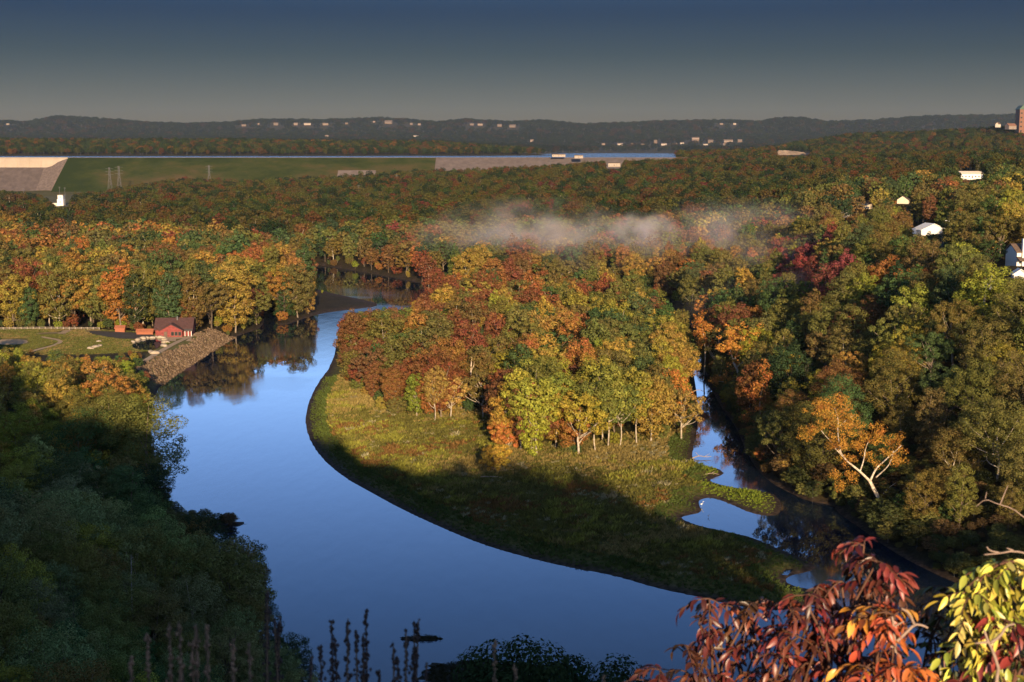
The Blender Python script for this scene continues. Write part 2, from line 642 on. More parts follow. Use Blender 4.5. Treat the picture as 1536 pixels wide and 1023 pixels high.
KINDS = ['round', 'round', 'round', 'spreading', 'spreading', 'upright', 'upright', 'cedar', 'bush', 'bush', 'grove', 'grove']
H0 = 16.0
ASSET = {}
for lod, (nc, per, leaf) in {'close': (130, 420, .24), 'near': (78, 200, .27), 'fine': (72, 165, .32), 'mid': (66, 100, .48)}.items():
    L = []
    for i, k in enumerate(KINDS):
        if lod == 'close' and i not in (0, 1, 3, 6):
            L.append(None)
            continue
        h = 6.0 if k == 'bush' else H0
        kk = .55 if k == 'bush' else 1.0
        ncl = nc
        (lv, lq), (tv, tf) = tree_shape(100 + i, k, h, ncl, per * (.8 if k == 'spreading' else 1) * (.6 if k == 'cedar' else 1), leaf * kk * (.8 if k == 'cedar' else 1),
                                        15 if k == 'spreading' else 9)
        cm = mesh_np('crown', lv, lq, [M_LEAF])
        tm = trunk_mesh('trunk', tv, tf, M_BARK)
        L.append((k, h, cm, tm))
    ASSET[lod] = L


def wood_sources(cname, n_clump, per, leaf, seeds, kinds):
    """whole trees as one mesh each, for the woods too dense to count"""
    col = bpy.data.collections.new(cname)
    for j, (s, k) in enumerate(zip(seeds, kinds)):
        (lv, lq), (tv, tf) = tree_shape(s, k, H0, n_clump, per, leaf, 5)
        nf = len(lq)
        v = np.concatenate([lv, tv])
        me = bpy.data.meshes.new('wood_tree')
        faces = lq.tolist() + [tuple(i + len(lv) for i in f) for f in tf]
        me.from_pydata(v.tolist(), [], faces)
        me.materials.append(M_LEAF_I)
        me.materials.append(M_BARK_I)
        idx = np.zeros(len(faces), np.int32)
        idx[nf:] = 1
        me.polygons.foreach_set('material_index', idx)
        me.update()
        o = bpy.data.objects.new('wood_tree_%s' % 'abcdefghij'[j], me)
        col.objects.link(o)
    return col


WK = ['round', 'round', 'spreading', 'upright', 'round', 'cedar']
SRC_NEAR = wood_sources('wood_close', 78, 140, .29, range(250, 256), WK)
SRC_MID = wood_sources('wood_near', 66, 56, .62, range(200, 206), WK)
SRC_FAR = wood_sources('wood_distant', 60, 13, 1.2, range(300, 306), WK)


def scatter(name, pos, rot, scl, idx, tint, bark, src):
    """one object whose modifier instances the sources on its points"""
    me = bpy.data.meshes.new(name)
    n = len(pos)
    me.vertices.add(n)
    me.vertices.foreach_set('co', np.asarray(pos, np.float32).ravel())

    def attr(nm, typ, key, data):
        a = me.attributes.new(nm, typ, 'POINT')
        a.data.foreach_set(key, np.ascontiguousarray(data).ravel())
    attr('rot', 'FLOAT_VECTOR', 'vector', np.asarray(rot, np.float32))
    attr('scl', 'FLOAT_VECTOR', 'vector', np.asarray(scl, np.float32))
    attr('idx', 'INT', 'value', np.asarray(idx, np.int32))
    attr('tint', 'FLOAT_COLOR', 'color', np.concatenate([np.asarray(tint), np.ones((n, 1))], 1).astype(np.float32))
    attr('bark', 'FLOAT_COLOR', 'color', np.concatenate([np.asarray(bark), np.ones((n, 1))], 1).astype(np.float32))
    o = link(name, me)
    ng = bpy.data.node_groups.new('scatter', 'GeometryNodeTree')
    ng.interface.new_socket('Geometry', in_out='INPUT', socket_type='NodeSocketGeometry')
    ng.interface.new_socket('Geometry', in_out='OUTPUT', socket_type='NodeSocketGeometry')
    gi = ng.nodes.new('NodeGroupInput')
    go = ng.nodes.new('NodeGroupOutput')
    ip = ng.nodes.new('GeometryNodeInstanceOnPoints')
    ci = ng.nodes.new('GeometryNodeCollectionInfo')
    ci.inputs['Collection'].default_value = src
    ci.inputs['Separate Children'].default_value = True
    ci.inputs['Reset Children'].default_value = True

    def na(nm, typ):
        a = ng.nodes.new('GeometryNodeInputNamedAttribute')
        a.data_type = typ
        a.inputs['Name'].default_value = nm
        return [s for s in a.outputs if s.enabled][0]
    ng.links.new(gi.outputs[0], ip.inputs['Points'])
    ng.links.new(ci.outputs[0], ip.inputs['Instance'])
    ip.inputs['Pick Instance'].default_value = True
    ng.links.new(na('idx', 'INT'), ip.inputs['Instance Index'])
    ng.links.new(na('rot', 'FLOAT_VECTOR'), ip.inputs['Rotation'])
    ng.links.new(na('scl', 'FLOAT_VECTOR'), ip.inputs['Scale'])
    ng.links.new(ip.outputs[0], go.inputs[0])
    md = o.modifiers.new('scatter', 'NODES')
    md.node_group = ng
    return o


# ------------------------------------------------------------------ the ground sheet
rows = np.concatenate([np.arange(-110, 100, 3.0), np.arange(100, 700, 1.6), np.geomspace(700, 10600, 150)])
us = np.linspace(-.78, .78, 760)
GY, GU = np.meshgrid(rows, us, indexing='ij')
GX = GU * (GY + 125)
GZ = ground_z(GX, GY)
nr, ncx = GX.shape
ii = np.arange(nr * ncx).reshape(nr, ncx)
quads = np.stack([ii[:-1, :-1], ii[:-1, 1:], ii[1:, 1:], ii[1:, :-1]], -1).reshape(-1, 4)


def ground_mat():
    m, nt, out = new_mat('ground')
    b = N(nt, 'ShaderNodeBsdfPrincipled', ins={'Roughness': .95, 'Specular IOR Level': .1})
    g = N(nt, 'ShaderNodeNewGeometry')
    a = N(nt, 'ShaderNodeAttribute', attribute_name='zone')
    sp = N(nt, 'ShaderNodeSeparateColor')
    nt.links.new(a.outputs['Color'], sp.inputs['Color'])
    n1 = N(nt, 'ShaderNodeTexNoise', ins={'Scale': .09, 'Detail': 6.0, 'Roughness': .7})
    n2 = N(nt, 'ShaderNodeTexNoise', ins={'Scale': .9, 'Detail': 4.0, 'Roughness': .7})
    nt.links.new(g.outputs['Position'], n1.inputs['Vector'])
    nt.links.new(g.outputs['Position'], n2.inputs['Vector'])
    floor = ramp(nt, [(.3, (.022, .018, .009)), (.6, (.045, .033, .015)), (.8, (.035, .042, .014))])
    mead = ramp(nt, [(.3, (.075, .058, .022)), (.45, (.085, .085, .022)), (.58, (.12, .105, .03)), (.72, (.13, .085, .03))])
    lawn = ramp(nt, [(.3, (.12, .115, .035)), (.6, (.17, .145, .05)), (.8, (.21, .165, .07))])
    mud = ramp(nt, [(.35, (.028, .020, .016)), (.7, (.075, .050, .036))])
    nt.links.new(n1.outputs['Fac'], floor.inputs['Fac'])
    nt.links.new(n1.outputs['Fac'], mead.inputs['Fac'])
    nt.links.new(n1.outputs['Fac'], lawn.inputs['Fac'])
    nt.links.new(n2.outputs['Fac'], mud.inputs['Fac'])
    cur = floor.outputs['Color']
    for k, r in ((0, mead), (1, lawn), (2, mud)):
        mx = N(nt, 'ShaderNodeMix', data_type='RGBA')
        nt.links.new(sp.outputs[k], mx.inputs[0])
        nt.links.new(cur, mx.inputs[6])
        nt.links.new(r.outputs['Color'], mx.inputs[7])
        cur = mx.outputs[2]
    mv = N(nt, 'ShaderNodeMix', data_type='RGBA', blend_type='MULTIPLY')
    mv.inputs[0].default_value = 1
    vr = ramp(nt, [(.3, (.6, .6, .6)), (.7, (1.3, 1.3, 1.3))])
    nt.links.new(n2.outputs['Fac'], vr.inputs['Fac'])
    nt.links.new(cur, mv.inputs[6])
    nt.links.new(vr.outputs['Color'], mv.inputs[7])
    nt.links.new(mv.outputs[2], b.inputs['Base Color'])
    bp = N(nt, 'ShaderNodeBump', ins={'Strength': .6, 'Distance': .4})
    nt.links.new(n2.outputs['Fac'], bp.inputs['Height'])
    nt.links.new(bp.outputs['Normal'], b.inputs['Normal'])
    nt.links.new(b.outputs['BSDF'], out.inputs['Surface'])
    return m


ground = link('ground', mesh_np('ground', np.stack([GX, GY, GZ], -1).reshape(-1, 3), quads, [ground_mat()], smooth=True))
tag(ground, kind='structure')
fx, fy, fz = GX.ravel(), GY.ravel(), GZ.ravel()
zone = np.zeros((len(fx), 4), np.float32)
zone[:, 3] = 1
msk = (fy > 150) & (fy < 700)
inC = np.zeros(len(fx), bool)
inC[msk] = inside(POLY_C, fx[msk], fy[msk])
zone[inC, 0] = 1
dl = np.full(len(fx), -9.0)
dl[msk] = sdf(LAWN, fx[msk], fy[msk])
zone[:, 1] = np.clip(dl / 4 + .5, 0, 1)
zone[:, 1] = np.maximum(zone[:, 1], .55 * sm(fy, 1650, 1800) * (1 - sm(fy, 2300, 2400)) * (1 - sm(768 + F * fx / np.maximum(fy, 60), 250, 400)))
lowm = np.clip((.5 - fz) / .3, 0, 1)
zone[:, 2] = np.where(fy < 1300, lowm, 0)
ca = ground.data.attributes.new('zone', 'FLOAT_COLOR', 'POINT')
ca.data.foreach_set('color', zone.ravel())


# ------------------------------------------------------------------ water
def water_mat():
    m, nt, out = new_mat('water')
    g = N(nt, 'ShaderNodeNewGeometry')
    mp = N(nt, 'ShaderNodeMapping')
    mp.inputs['Scale'].default_value = (.35, .12, 1)
    nt.links.new(g.outputs['Position'], mp.inputs['Vector'])
    n = N(nt, 'ShaderNodeTexNoise', ins={'Scale': 1.0, 'Detail': 3.0, 'Roughness': .55})
    nt.links.new(mp.outputs['Vector'], n.inputs['Vector'])
    bp = N(nt, 'ShaderNodeBump', ins={'Strength': .07, 'Distance': .25})
    n9 = N(nt, 'ShaderNodeTexNoise', ins={'Scale': .02, 'Detail': 4.0, 'Roughness': .6})
    nt.links.new(g.outputs['Position'], n9.inputs['Vector'])
    r9 = N(nt, 'ShaderNodeMapRange', ins={'From Min': .42, 'From Max': .62, 'To Min': .01, 'To Max': .09})
    nt.links.new(n9.outputs['Fac'], r9.inputs['Value'])
    nt.links.new(n.outputs['Fac'], bp.inputs['Height'])
    b = N(nt, 'ShaderNodeBsdfPrincipled', ins={'Roughness': .02, 'IOR': 1.42})
    b.inputs['Base Color'].default_value = (.007, .013, .026, 1)
    nt.links.new(bp.outputs['Normal'], b.inputs['Normal'])
    nt.links.new(r9.outputs['Result'], b.inputs['Roughness'])
    nt.links.new(b.outputs['BSDF'], out.inputs['Surface'])
    return m


M_WATER = water_mat()
def lake_mat():
    m, nt, out = new_mat('lake')
    g = N(nt, 'ShaderNodeNewGeometry')
    n = N(nt, 'ShaderNodeTexNoise', ins={'Scale': .12, 'Detail': 4.0, 'Roughness': .6})
    nt.links.new(g.outputs['Position'], n.inputs['Vector'])
    bp = N(nt, 'ShaderNodeBump', ins={'Strength': .4, 'Distance': 3.0})
    nt.links.new(n.outputs['Fac'], bp.inputs['Height'])
    b = N(nt, 'ShaderNodeBsdfPrincipled', ins={'Roughness': .10, 'IOR': 1.22})
    b.inputs['Base Color'].default_value = (.015, .025, .045, 1)
    nt.links.new(bp.outputs['Normal'], b.inputs['Normal'])
    nt.links.new(b.outputs['BSDF'], out.inputs['Surface'])
    return m


river = MB()
river.v = [(-1200, 60, 0), (1200, 60, 0), (1200, 1500, 0), (-1200, 1500, 0)]
river.f = [(0, 1, 2, 3)]
tag(river.build('river_water', M_WATER), kind='structure')
lake = MB()
lake.v = [(-1500, 2262, 60), (1000, 2262, 60), (2600, 7300, 60), (-3600, 7300, 60)]
lake.f = [(0, 1, 2, 3)]
tag(lake.build('lake_water', lake_mat()), kind='structure')

# far houses: (px, py, d, width px, height px, material, label)
FH = [(12, 187.5, 9000, 5, 1.6, 'w', 'lone pale house on the far ridge above the dam wall'),
      (366, 193, 8900, 8, 2.4, 'b', 'wide brown house on the far ridge, first after the ridge dip'),
      (388, 191.5, 8950, 3, 1.8, 'c', 'tiny cream house on the far ridge between two brown houses'),
      (414, 190.5, 8900, 8, 3.6, 'b', 'tall brown house on the far ridge beside the long cream house'),
      (444, 190, 8900, 7, 3.4, 'c', 'cream gabled house on the far ridge next to the brightest long house'),
      (461, 189.5, 8900, 12, 3.2, 'w', 'brightest long cream house on the far ridge'),
      (488, 189, 8900, 10, 3.0, 'c', 'low cream house on the far ridge just past the brightest long house'),
      (490, 204.5, 8000, 6, 2.6, 'c', 'pale house halfway down the far hill below the ridge houses'),
      (520, 188, 8950, 5, 1.8, 'b', 'small brown house on the far ridge before the summit house'),
      (561, 185, 9050, 4, 1.8, 'c', 'tiny pale house just before the summit house'),
      (583, 188, 8950, 13, 5.0, 'b', 'big turreted brown house on the far summit'),
      (617, 190.5, 8950, 5, 2.2, 'b', 'small brown house first beyond the far summit'),
      (629, 190.5, 8950, 5, 2.4, 'c', 'small cream house second beyond the far summit'),
      (624, 205, 8000, 9, 2.8, 'w', 'white house alone on the dark far hillside'),
      (708, 190, 8900, 7, 2.4, 'b', 'brown house on the far ridge, first of the four in a row'),
      (720, 189.5, 8900, 9, 3.2, 'c', 'cream house on the far ridge, second of the four in a row'),
      (749, 191, 8900, 8, 3.2, 'b', 'brown house on the far ridge, third of the four in a row'),
      (769, 192.5, 8850, 11, 4.0, 'b', 'wide brown house on the far ridge, last of the four in a row'),
      (798, 212, 7700, 6, 4.0, 'c', 'pale house low on the far hill above the wooded lake point'),
      (905, 217, 7560, 6, 2.2, 'c', 'cream lake house, first along the cove shore'),
      (930, 218, 7500, 10, 4.0, 'w', 'bright white lake house above the cove'),
      (948, 217, 7560, 4, 2.0, 'c', 'small cream lake house between white and brown houses'),
      (964, 219, 7480, 6, 3.0, 'b', 'brown lake house near the middle of the cove'),
      (983, 212, 7700, 6, 3.0, 'b', 'brown lake house set high above the cove'),
      (996, 220.5, 7450, 10, 4.0, 'w', 'broad white lake house at the cove shore'),
      (1012, 216, 7560, 8, 2.4, 'c', 'cream lake house set back behind the broad white one'),
      (1023, 215.5, 7560, 7, 2.8, 'w', 'white lake house beside the tree-covered point'),
      (1043, 208.5, 7800, 13, 4.0, 'c', 'long cream lodge highest above the cove'),
      (1058, 219, 7450, 8, 2.4, 'w', 'low white lake house under the long cream lodge'),
      (1066, 212, 7700, 9, 3.4, 'b', 'brown lodge beside the long cream lodge'),
      (1092, 212.5, 7650, 16, 4.6, 'c', 'long two-roofed cream lodge nearest the middle hill'),
      (1110, 211, 7700, 8, 3.0, 'b', 'brown house touching the middle hill outline'),
      (1086, 220, 7430, 5, 3.4, 'b', 'small brown lake house below the two-roofed lodge'),
      (1082, 187.5, 9000, 6, 2.0, 'c', 'pale house on the far ridge above the cove lodges'),
      (1102, 187, 9000, 5, 2.6, 'w', 'white house on the far ridge above the middle hill'),
      (1154, 230, 2620, 5, 2.6, 'w', 'tiny bright white hut at the start of the rock cut')]
M_TAN = plain('tan_wall', (.22, .165, .13), .8, .1, 1.0)


# ------------------------------------------------------------------ where the trees stand
PAL = {
    'rust-red': (.165, .064, .028), 'orange': (.255, .115, .030), 'golden': (.275, .180, .036), 'yellow-green': (.215, .205, .030),
    'olive': (.120, .112, .030), 'green': (.060, .090, .030), 'dark green': (.036, .055, .023), 'crimson': (.165, .046, .036),
    'grey-green': (.145, .160, .055), 'olive-brown': (.135, .100, .030), 'brown': (.155, .078, .030), 'tan': (.34, .225, .085)}
NAMES = list(PAL)
BARKS = [(.20, .155, .11), (.13, .10, .075), (.46, .39, .30), (.28, .22, .16)]

CLEAR = [
    [(232, 588), (262, 566), (352, 512), (405, 505), (470, 472), (515, 466), (505, 500), (500, 545), (460, 600), (455, 650), (500, 705),
     (650, 790), (900, 870), (1170, 915), (1180, 1023), (985, 1023), (975, 985), (640, 1023), (486, 1023), (480, 990), (440, 940),
     (404, 900), (404, 840), (372, 800), (240, 776), (272, 745), (276, 700), (226, 656), (234, 630)],
    [(460, 600), (560, 625), (700, 640), (750, 690), (870, 692), (1000, 672), (1040, 650), (1180, 740), (1200, 840), (1170, 910),
     (900, 865), (650, 788), (500, 704), (456, 650)],
    [(1044, 640), (1085, 640), (1112, 690), (1135, 735), (1195, 835), (1020, 775), (1045, 700)],
    [(0, 499), (225, 499), (228, 520), (160, 528), (92, 525), (0, 515)],
    [(228, 482), (292, 482), (345, 505), (240, 560), (214, 545), (232, 520)],
    [(1368, 334), (1416, 334), (1416, 350), (1368, 350)],
    [(1508, 374), (1536, 374), (1536, 404), (1508, 404)],
    [(1478, 422), (1492, 422), (1492, 431), (1478, 431)],
    [(1440, 256), (1474, 256), (1474, 268), (1440, 268)],
    [(1344, 298), (1364, 298), (1364, 306), (1344, 306)],
    [(1294, 304), (1306, 304), (1306, 316), (1294, 316)],
    [(1264, 316), (1274, 316), (1274, 326), (1264, 326)],
    [(0, 226), (105, 230), (112, 285), (60, 290), (0, 284)],
    [(60, 286), (110, 288), (102, 310), (84, 310)],
    [(112, 236), (660, 236), (640, 246), (480, 250), (330, 256), (230, 272), (150, 285), (116, 288)],
    [(640, 234), (890, 228), (890, 240), (800, 246), (680, 252)],
    [(894, 226), (1012, 224), (1012, 234), (894, 236)],
    [(910, 243), (932, 243), (932, 252), (910, 252)],
    [(1166, 224.5), (1214, 227), (1214, 233), (1166, 233)],
    [(474, 406), (545, 414), (625, 434), (650, 446), (600, 452), (572, 462), (515, 465), (505, 441), (472, 428)],
    [(1290, 640), (1312, 720), (1350, 800), (1340, 806), (1300, 740), (1256, 690)],
]


HERO_VIEW = [(1200, 640), (1250, 590), (1290, 620), (1360, 655), (1364, 700), (1330, 740), (1358, 800), (1300, 800), (1240, 700)]


def blocked(x, y, z, h, wk, hk):
    cx, cy = project(x, y, z + .6 * h)
    s = F / y
    pts = [(cx, cy)]
    for k in range(10):
        a = 2 * PI * k / 10
        pts.append((cx + math.cos(a) * wk * h * s, cy + math.sin(a) * hk * h * s))
    P = np.array(pts)
    if y < 258 and inside(HERO_VIEW, P[:, 0], P[:, 1]).any():
        return True
    return any(inside(c, P[:, 0], P[:, 1]).any() for c in CLEAR)


SUNNY = []     # sunlit houses: nothing tall stands between them and the low sun
for (a, b, d) in ((1394, 348, 600), (1530, 400, 402), (1486, 430, 345), (1528, 428, 365), (1355, 303, 850), (1455, 264, 1250), (92, 305, 1750), (264, 495, 490)):
    _p = at_d(a, b, d)
    SUNNY.append((_p.x, _p.y, _p.z))


def shades_house(x, y, top, r):
    for hx_, hy_, hz_ in SUNNY:
        s = (hy_ - y)
        if 3 < s < 90 and abs(x - (hx_ + .12 * s)) < 7 + r and top > hz_ + .225 * s - 2.0:
            return True
    return False


def jgrid(y0, y1, s, lim=.46, add=45):
    ys = np.arange(y0, y1, s)
    P = []
    for j, y in enumerate(ys):
        w = lim * max(y, 0) + add
        xs = np.arange(-w, w, s) + (s * .5 if j % 2 else 0)
        P.append(np.stack([xs, np.full(len(xs), y)], 1))
    P = np.concatenate(P)
    return P + RNG.uniform(-.38, .38, P.shape) * s


def pick(w):
    k = list(w)
    p = np.array([w[i] for i in k], float)
    return k[RNG.choice(len(k), p=p / p.sum())]


LEFTW = {'olive-brown': 14, 'golden': 20, 'orange': 11, 'olive': 34, 'rust-red': 8, 'brown': 10, 'dark green': 7, 'green': 10}
FGW = {'grey-green': 40, 'green': 14, 'olive': 26, 'yellow-green': 8, 'olive-brown': 12}
HILLW = {'olive': 46, 'olive-brown': 24, 'green': 10, 'yellow-green': 9, 'golden': 6, 'orange': 2, 'brown': 5, 'dark green': 4}
BANKW = {'olive-brown': 16, 'orange': 8, 'rust-red': 11, 'golden': 16, 'olive': 28, 'brown': 12, 'green': 9}
VALW = {'green': 12, 'dark green': 30, 'olive': 34, 'olive-brown': 14, 'brown': 12, 'rust-red': 3, 'crimson': 2}
ISL_L = {'rust-red': 40, 'orange': 14, 'brown': 22, 'olive-brown': 10, 'olive': 10, 'green': 4}
ISL_M = {'rust-red': 24, 'orange': 10, 'olive': 36, 'golden': 14, 'brown': 8, 'green': 8}
ISL_R = {'olive': 34, 'yellow-green': 30, 'golden': 20, 'orange': 7, 'green': 9}

def reg_skip(a, b, c, px, y):
    return b > 0 and px > 1150 and y < 600 and RNG.random() < .16


cand = []      # x, y, z, H, kind, colour name, region


def region_of(x, y, dA, dB, dC, px):
    if dC > 0:
        return 'island'
    if dA > 0:
        if y < 250 + max(0, 0) and px < 520:
            return 'near'
        if y < 330 and px < 300:
            return 'rim'
        if y < 250:
            return 'under'
        if px > 370 and y > 520:
            return 'point'
        if y < 500:
            return 'parkside'
        return 'parkwood'
    if y < 700 and px > 1040:
        return 'hillside'
    if y < 1000:
        return 'farbank' if px < 1180 else 'upslope'
    return 'valley'


def colour_of(reg, px, py, y):
    if reg == 'island':
        t = (px - 500) / 550 + RNG.normal() * .12 + (600 - py) / 900
        if py < 520:
            return pick(ISL_M if t > .35 else ISL_L)
        return pick(ISL_L if t < .36 else ISL_M if t < .52 else ISL_R)
    if reg in ('parkwood', 'point'):
        return pick(LEFTW)
    if reg == 'parkside':
        return pick({'olive': 40, 'golden': 18, 'yellow-green': 22, 'green': 14, 'orange': 4})
    if reg == 'rim':
        return pick({'golden': 40, 'yellow-green': 26, 'olive': 26, 'orange': 8})
    if reg in ('near', 'under'):
        return pick(FGW)
    if reg == 'hillside':
        if (px - 1215) ** 2 + ((py - 440) * 1.1) ** 2 < 62 ** 2 and RNG.random() < .5:
            return 'crimson'
        if px < 1160 and RNG.random() < .5:
            return pick({'orange': 5, 'golden': 4, 'olive': 5, 'rust-red': 2})
        return pick(HILLW)
    if reg == 'farbank':
        k = sm(np.array(y), 640, 900)
        return pick(VALW) if RNG.random() < k else pick(BANKW if px < 900 else ISL_M)
    if reg == 'upslope':
        return pick({'olive': 40, 'olive-brown': 24, 'green': 14, 'golden': 10 if px > 1290 else 2, 'dark green': 12, 'brown': 7, 'orange': 2})
    return pick(VALW)


for (y0, y1, s) in ((14, 205, 5.6), (205, 660, 8.4), (660, 1100, 10.5), (1100, 2700, 12.0)):
    P = jgrid(y0, y1, s)
    X, Y = P[:, 0], P[:, 1]
    Z = ground_z(X, Y)
    if y0 < 1100 :
        dA, dB, dC = sdf(POLY_A, X, Y), sdf(POLY_B, X, Y), sdf(POLY_C, X, Y)
        dW = sdf(WOOD, X, Y)
        dL = sdf(LAWN, X, Y)
    else:
        dA = dC = dW = dL = np.full(len(X), -99.0)
        dB = np.full(len(X), 99.0)
    for i in range(len(X)):
        x, y, z = X[i], Y[i], Z[i]
        if max(dA[i], dB[i], dC[i]) < 1.4 or z < .35:
            continue
        if dC[i] > 0 and dW[i] < 0:
            continue
        if dL[i] > -2:
            continue
        if math.hypot(x, y) < 24 or (abs(x) < 16 and y < 30):
            continue
        px, py = project(x, y, z)
        if reg_skip(dA[i], dB[i], dC[i], px, y):
            continue
        if y > 2120 and px < 1016:
            continue
        reg = region_of(x, y, dA[i], dB[i], dC[i], px)
        if y < 88 and px < 560:
            continue
        if reg in ('near', 'under'):
            H = RNG.uniform(7, 11.5) if y < 165 else RNG.uniform(10, 15)
            if dA[i] < 14 and y > 165:
                H *= 1.15
        elif reg == 'rim':
            H = RNG.uniform(10, 15)
        elif reg == 'parkside':
            H = RNG.uniform(7, 12)
        elif reg == 'hillside':
            H = RNG.uniform(8.5, 17)
        elif reg in ('parkwood', 'point'):
            H = RNG.uniform(14, 25)
        elif reg == 'island':
            H = RNG.uniform(12.5, 20.5) * (1 if dW[i] > 8 else .85)
        else:
            H = RNG.uniform(12, 20)
        if y > 1100:
            H = RNG.uniform(11, 18)
        ci = colour_of(reg, px, py, y)
        k = int(RNG.choice(8, p=[.17, .17, .17, .11, .11, .11, .12, .04]))
        if KINDS[k] == 'cedar':
            if reg == 'island':
                k = 0
            else:
                ci = 'dark green' if RNG.random() < .6 else 'green'
        wk = {'round': .31, 'spreading': .38, 'upright': .2, 'cedar': .22}[KINDS[k]]
        if blocked(x, y, z, H, wk, .38):
            H *= .62
            if blocked(x, y, z, H, wk, .38):
                continue
        if shades_house(x, y, z + H, wk * H):
            H *= .5
            if shades_house(x, y, z + H, wk * H):
                continue
        cand.append((x, y, z, H, k, ci, reg, px, py))

# bushes of the wood edges and the water's edge
P = np.concatenate([jgrid(236, 660, 4.4), jgrid(660, 1000, 7.5)])
X, Y = P[:, 0], P[:, 1]
Z = ground_z(X, Y)
dA, dB, dC, dW, dL = [sdf(p, X, Y) for p in (POLY_A, POLY_B, POLY_C, WOOD, LAWN)]
for i in range(len(X)):
    x, y, z = X[i], Y[i], Z[i]
    e = False
    if dC[i] > 0:
        e = -.5 < dW[i] < 5.5 and dC[i] > 2 and (X[i] < -8 or RNG.random() < .3)
    elif dA[i] > 1.2 and dL[i] < -1.5:
        e = dA[i] < 9 or dL[i] > -9
    elif dB[i] > 1.2:
        e = dB[i] < 10
    if not e or z < .4 or RNG.random() < .25:
        continue
    px, py = project(x, y, z)
    reg = region_of(x, y, dA[i], dB[i], dC[i], px)
    H = RNG.uniform(2.4, 6.0)
    if blocked(x, y, z, H, .44, .45):
        H *= .6
        if blocked(x, y, z, H, .44, .45):
            continue
    ci = pick({'olive': 30, 'green': 20, 'yellow-green': 14, 'brown': 14, 'rust-red': 10, 'golden': 8, 'orange': 5})
    cand.append((x, y, z, H, int(RNG.integers(8, 10)), ci, reg, px, py))

# what of each tree the picture shows
CW, CH, CS = 512, 342, 3.0
cover = np.zeros((CH, CW), np.float32)
order = sorted(range(len(cand)), key=lambda i: cand[i][1])
vis = np.zeros(len(cand))
for i in order:
    x, y, z, H, k, ci, reg, px, py = cand[i]
    cx, cy = project(x, y, z + .6 * H)
    s = F / y
    rx = max({'round': .3, 'spreading': .36, 'upright': .19, 'cedar': .18, 'bush': .42}[KINDS[k]] * H * s, 2) / CS
    ry = max(.38 * H * s, 2) / CS
    u, v = cx / CS, cy / CS
    x0, x1, y0, y1 = int(max(u - rx, 0)), int(min(u + rx + 1, CW)), int(max(v - ry, 0)), int(min(v + ry + 1, CH))
    if x0 >= x1 or y0 >= y1:
        continue
    yy, xx = np.mgrid[y0:y1, x0:x1]
    m = ((xx + .5 - u) / rx) ** 2 + ((yy + .5 - v) / ry) ** 2 < 1
    sub = cover[y0:y1, x0:x1]
    vis[i] = (m * (1 - sub)).sum()
    sub[m] = np.maximum(sub[m], 1 - (1 - sub[m]) * .1)
isb = np.array([c[4] >= 8 for c in cand])
chosen = set(np.argsort(-vis * ~isb)[:272].tolist()) | set(np.argsort(-vis * isb)[:70].tolist())

ORD = 'first second third fourth fifth sixth seventh eighth ninth tenth eleventh twelfth thirteenth fourteenth fifteenth sixteenth seventeenth eighteenth nineteenth twentieth'.split()
FORM = {'round': 'rounded tree', 'spreading': 'spreading tree', 'upright': 'slender tree', 'cedar': 'conical evergreen', 'bush': 'bush'}
GROUPS = {'near': 'trees of the shaded near slope', 'under': 'trees of the shaded near slope', 'rim': 'trees on the sunlit rim', 'parkside': 'trees between lawn and shaded wood',
          'parkwood': 'autumn trees behind the park', 'point': 'trees on the wooded point', 'island': 'autumn trees of the island wood',
          'hillside': 'trees on the steep hillside', 'farbank': 'trees on the far bank', 'upslope': 'trees up the valley side', 'valley': 'trees of the far valley'}


def place_phrase(reg, px, py, y):
    """where it stands: phrase, landmark to count from, point of that landmark in the picture"""
    riv = (560, 820)
    if reg == 'rim':
        return 'on the sunlit rim below the lawn', 'the river', (230, 640)
    if reg in ('near', 'under'):
        if px > 520:
            return 'on the bluff under the viewpoint', 'the islet', (632, 957)
        if py < 830:
            return 'in the shaded wood above the spit', 'the spit', (300, 785)
        if px > 285:
            return 'overhanging the river below the spit', 'the spit', (300, 785)
        return 'on the shaded slope below the spit', 'the spit', (300, 785)
    if reg == 'parkside':
        return ('between lawn and rock embankment' if px > 150 else 'below the park lawn'), 'the red building', (262, 495)
    if reg == 'parkwood':
        return ('in the wood behind the red building' if px > 190 else 'in the wood behind the lawn'), 'the dam', (60, 250)
    if reg == 'point':
        return 'on the wooded point by the sandbar', 'the sandbar', (520, 455)
    if reg == 'island':
        if px > 990:
            return 'by the side channel of the island', 'the green spit', (1110, 750)
        if py > 640:
            return 'along the meadow front of the island', 'the golden bush', (740, 690)
        if px < 620 and py > 520:
            return 'at the river edge of the island', 'the sandbar', (520, 455)
        if py > 555:
            return 'deep inside the island wood', 'the golden bush', (740, 690)
        return 'at the back of the island wood', 'the sandbar', (520, 455)
    if reg == 'hillside':
        if py > 700:
            return 'low on the hillside behind the sumac', 'the leaning sycamore', (1340, 790)
        if px < 1200:
            return 'beside the dark side channel', 'the leaning sycamore', (1340, 790)
        if px > 1430:
            return 'on the slope below the chimney house', 'the chimney house', (1528, 395)
        if py < 480:
            return 'high up near the gabled house', 'the gabled house', (1394, 345)
        return 'halfway up the steep hillside', 'the leaning sycamore', (1340, 790)
    if reg == 'farbank':
        return ('on the far bank of the bend' if px < 720 else 'beyond the island under the mist'), 'the sandbar', (520, 455)
    if reg == 'upslope':
        return 'up the slope behind the gabled house', 'the gabled house', (1394, 345)
    return 'in the far valley wood', 'the dam', (100, 250)


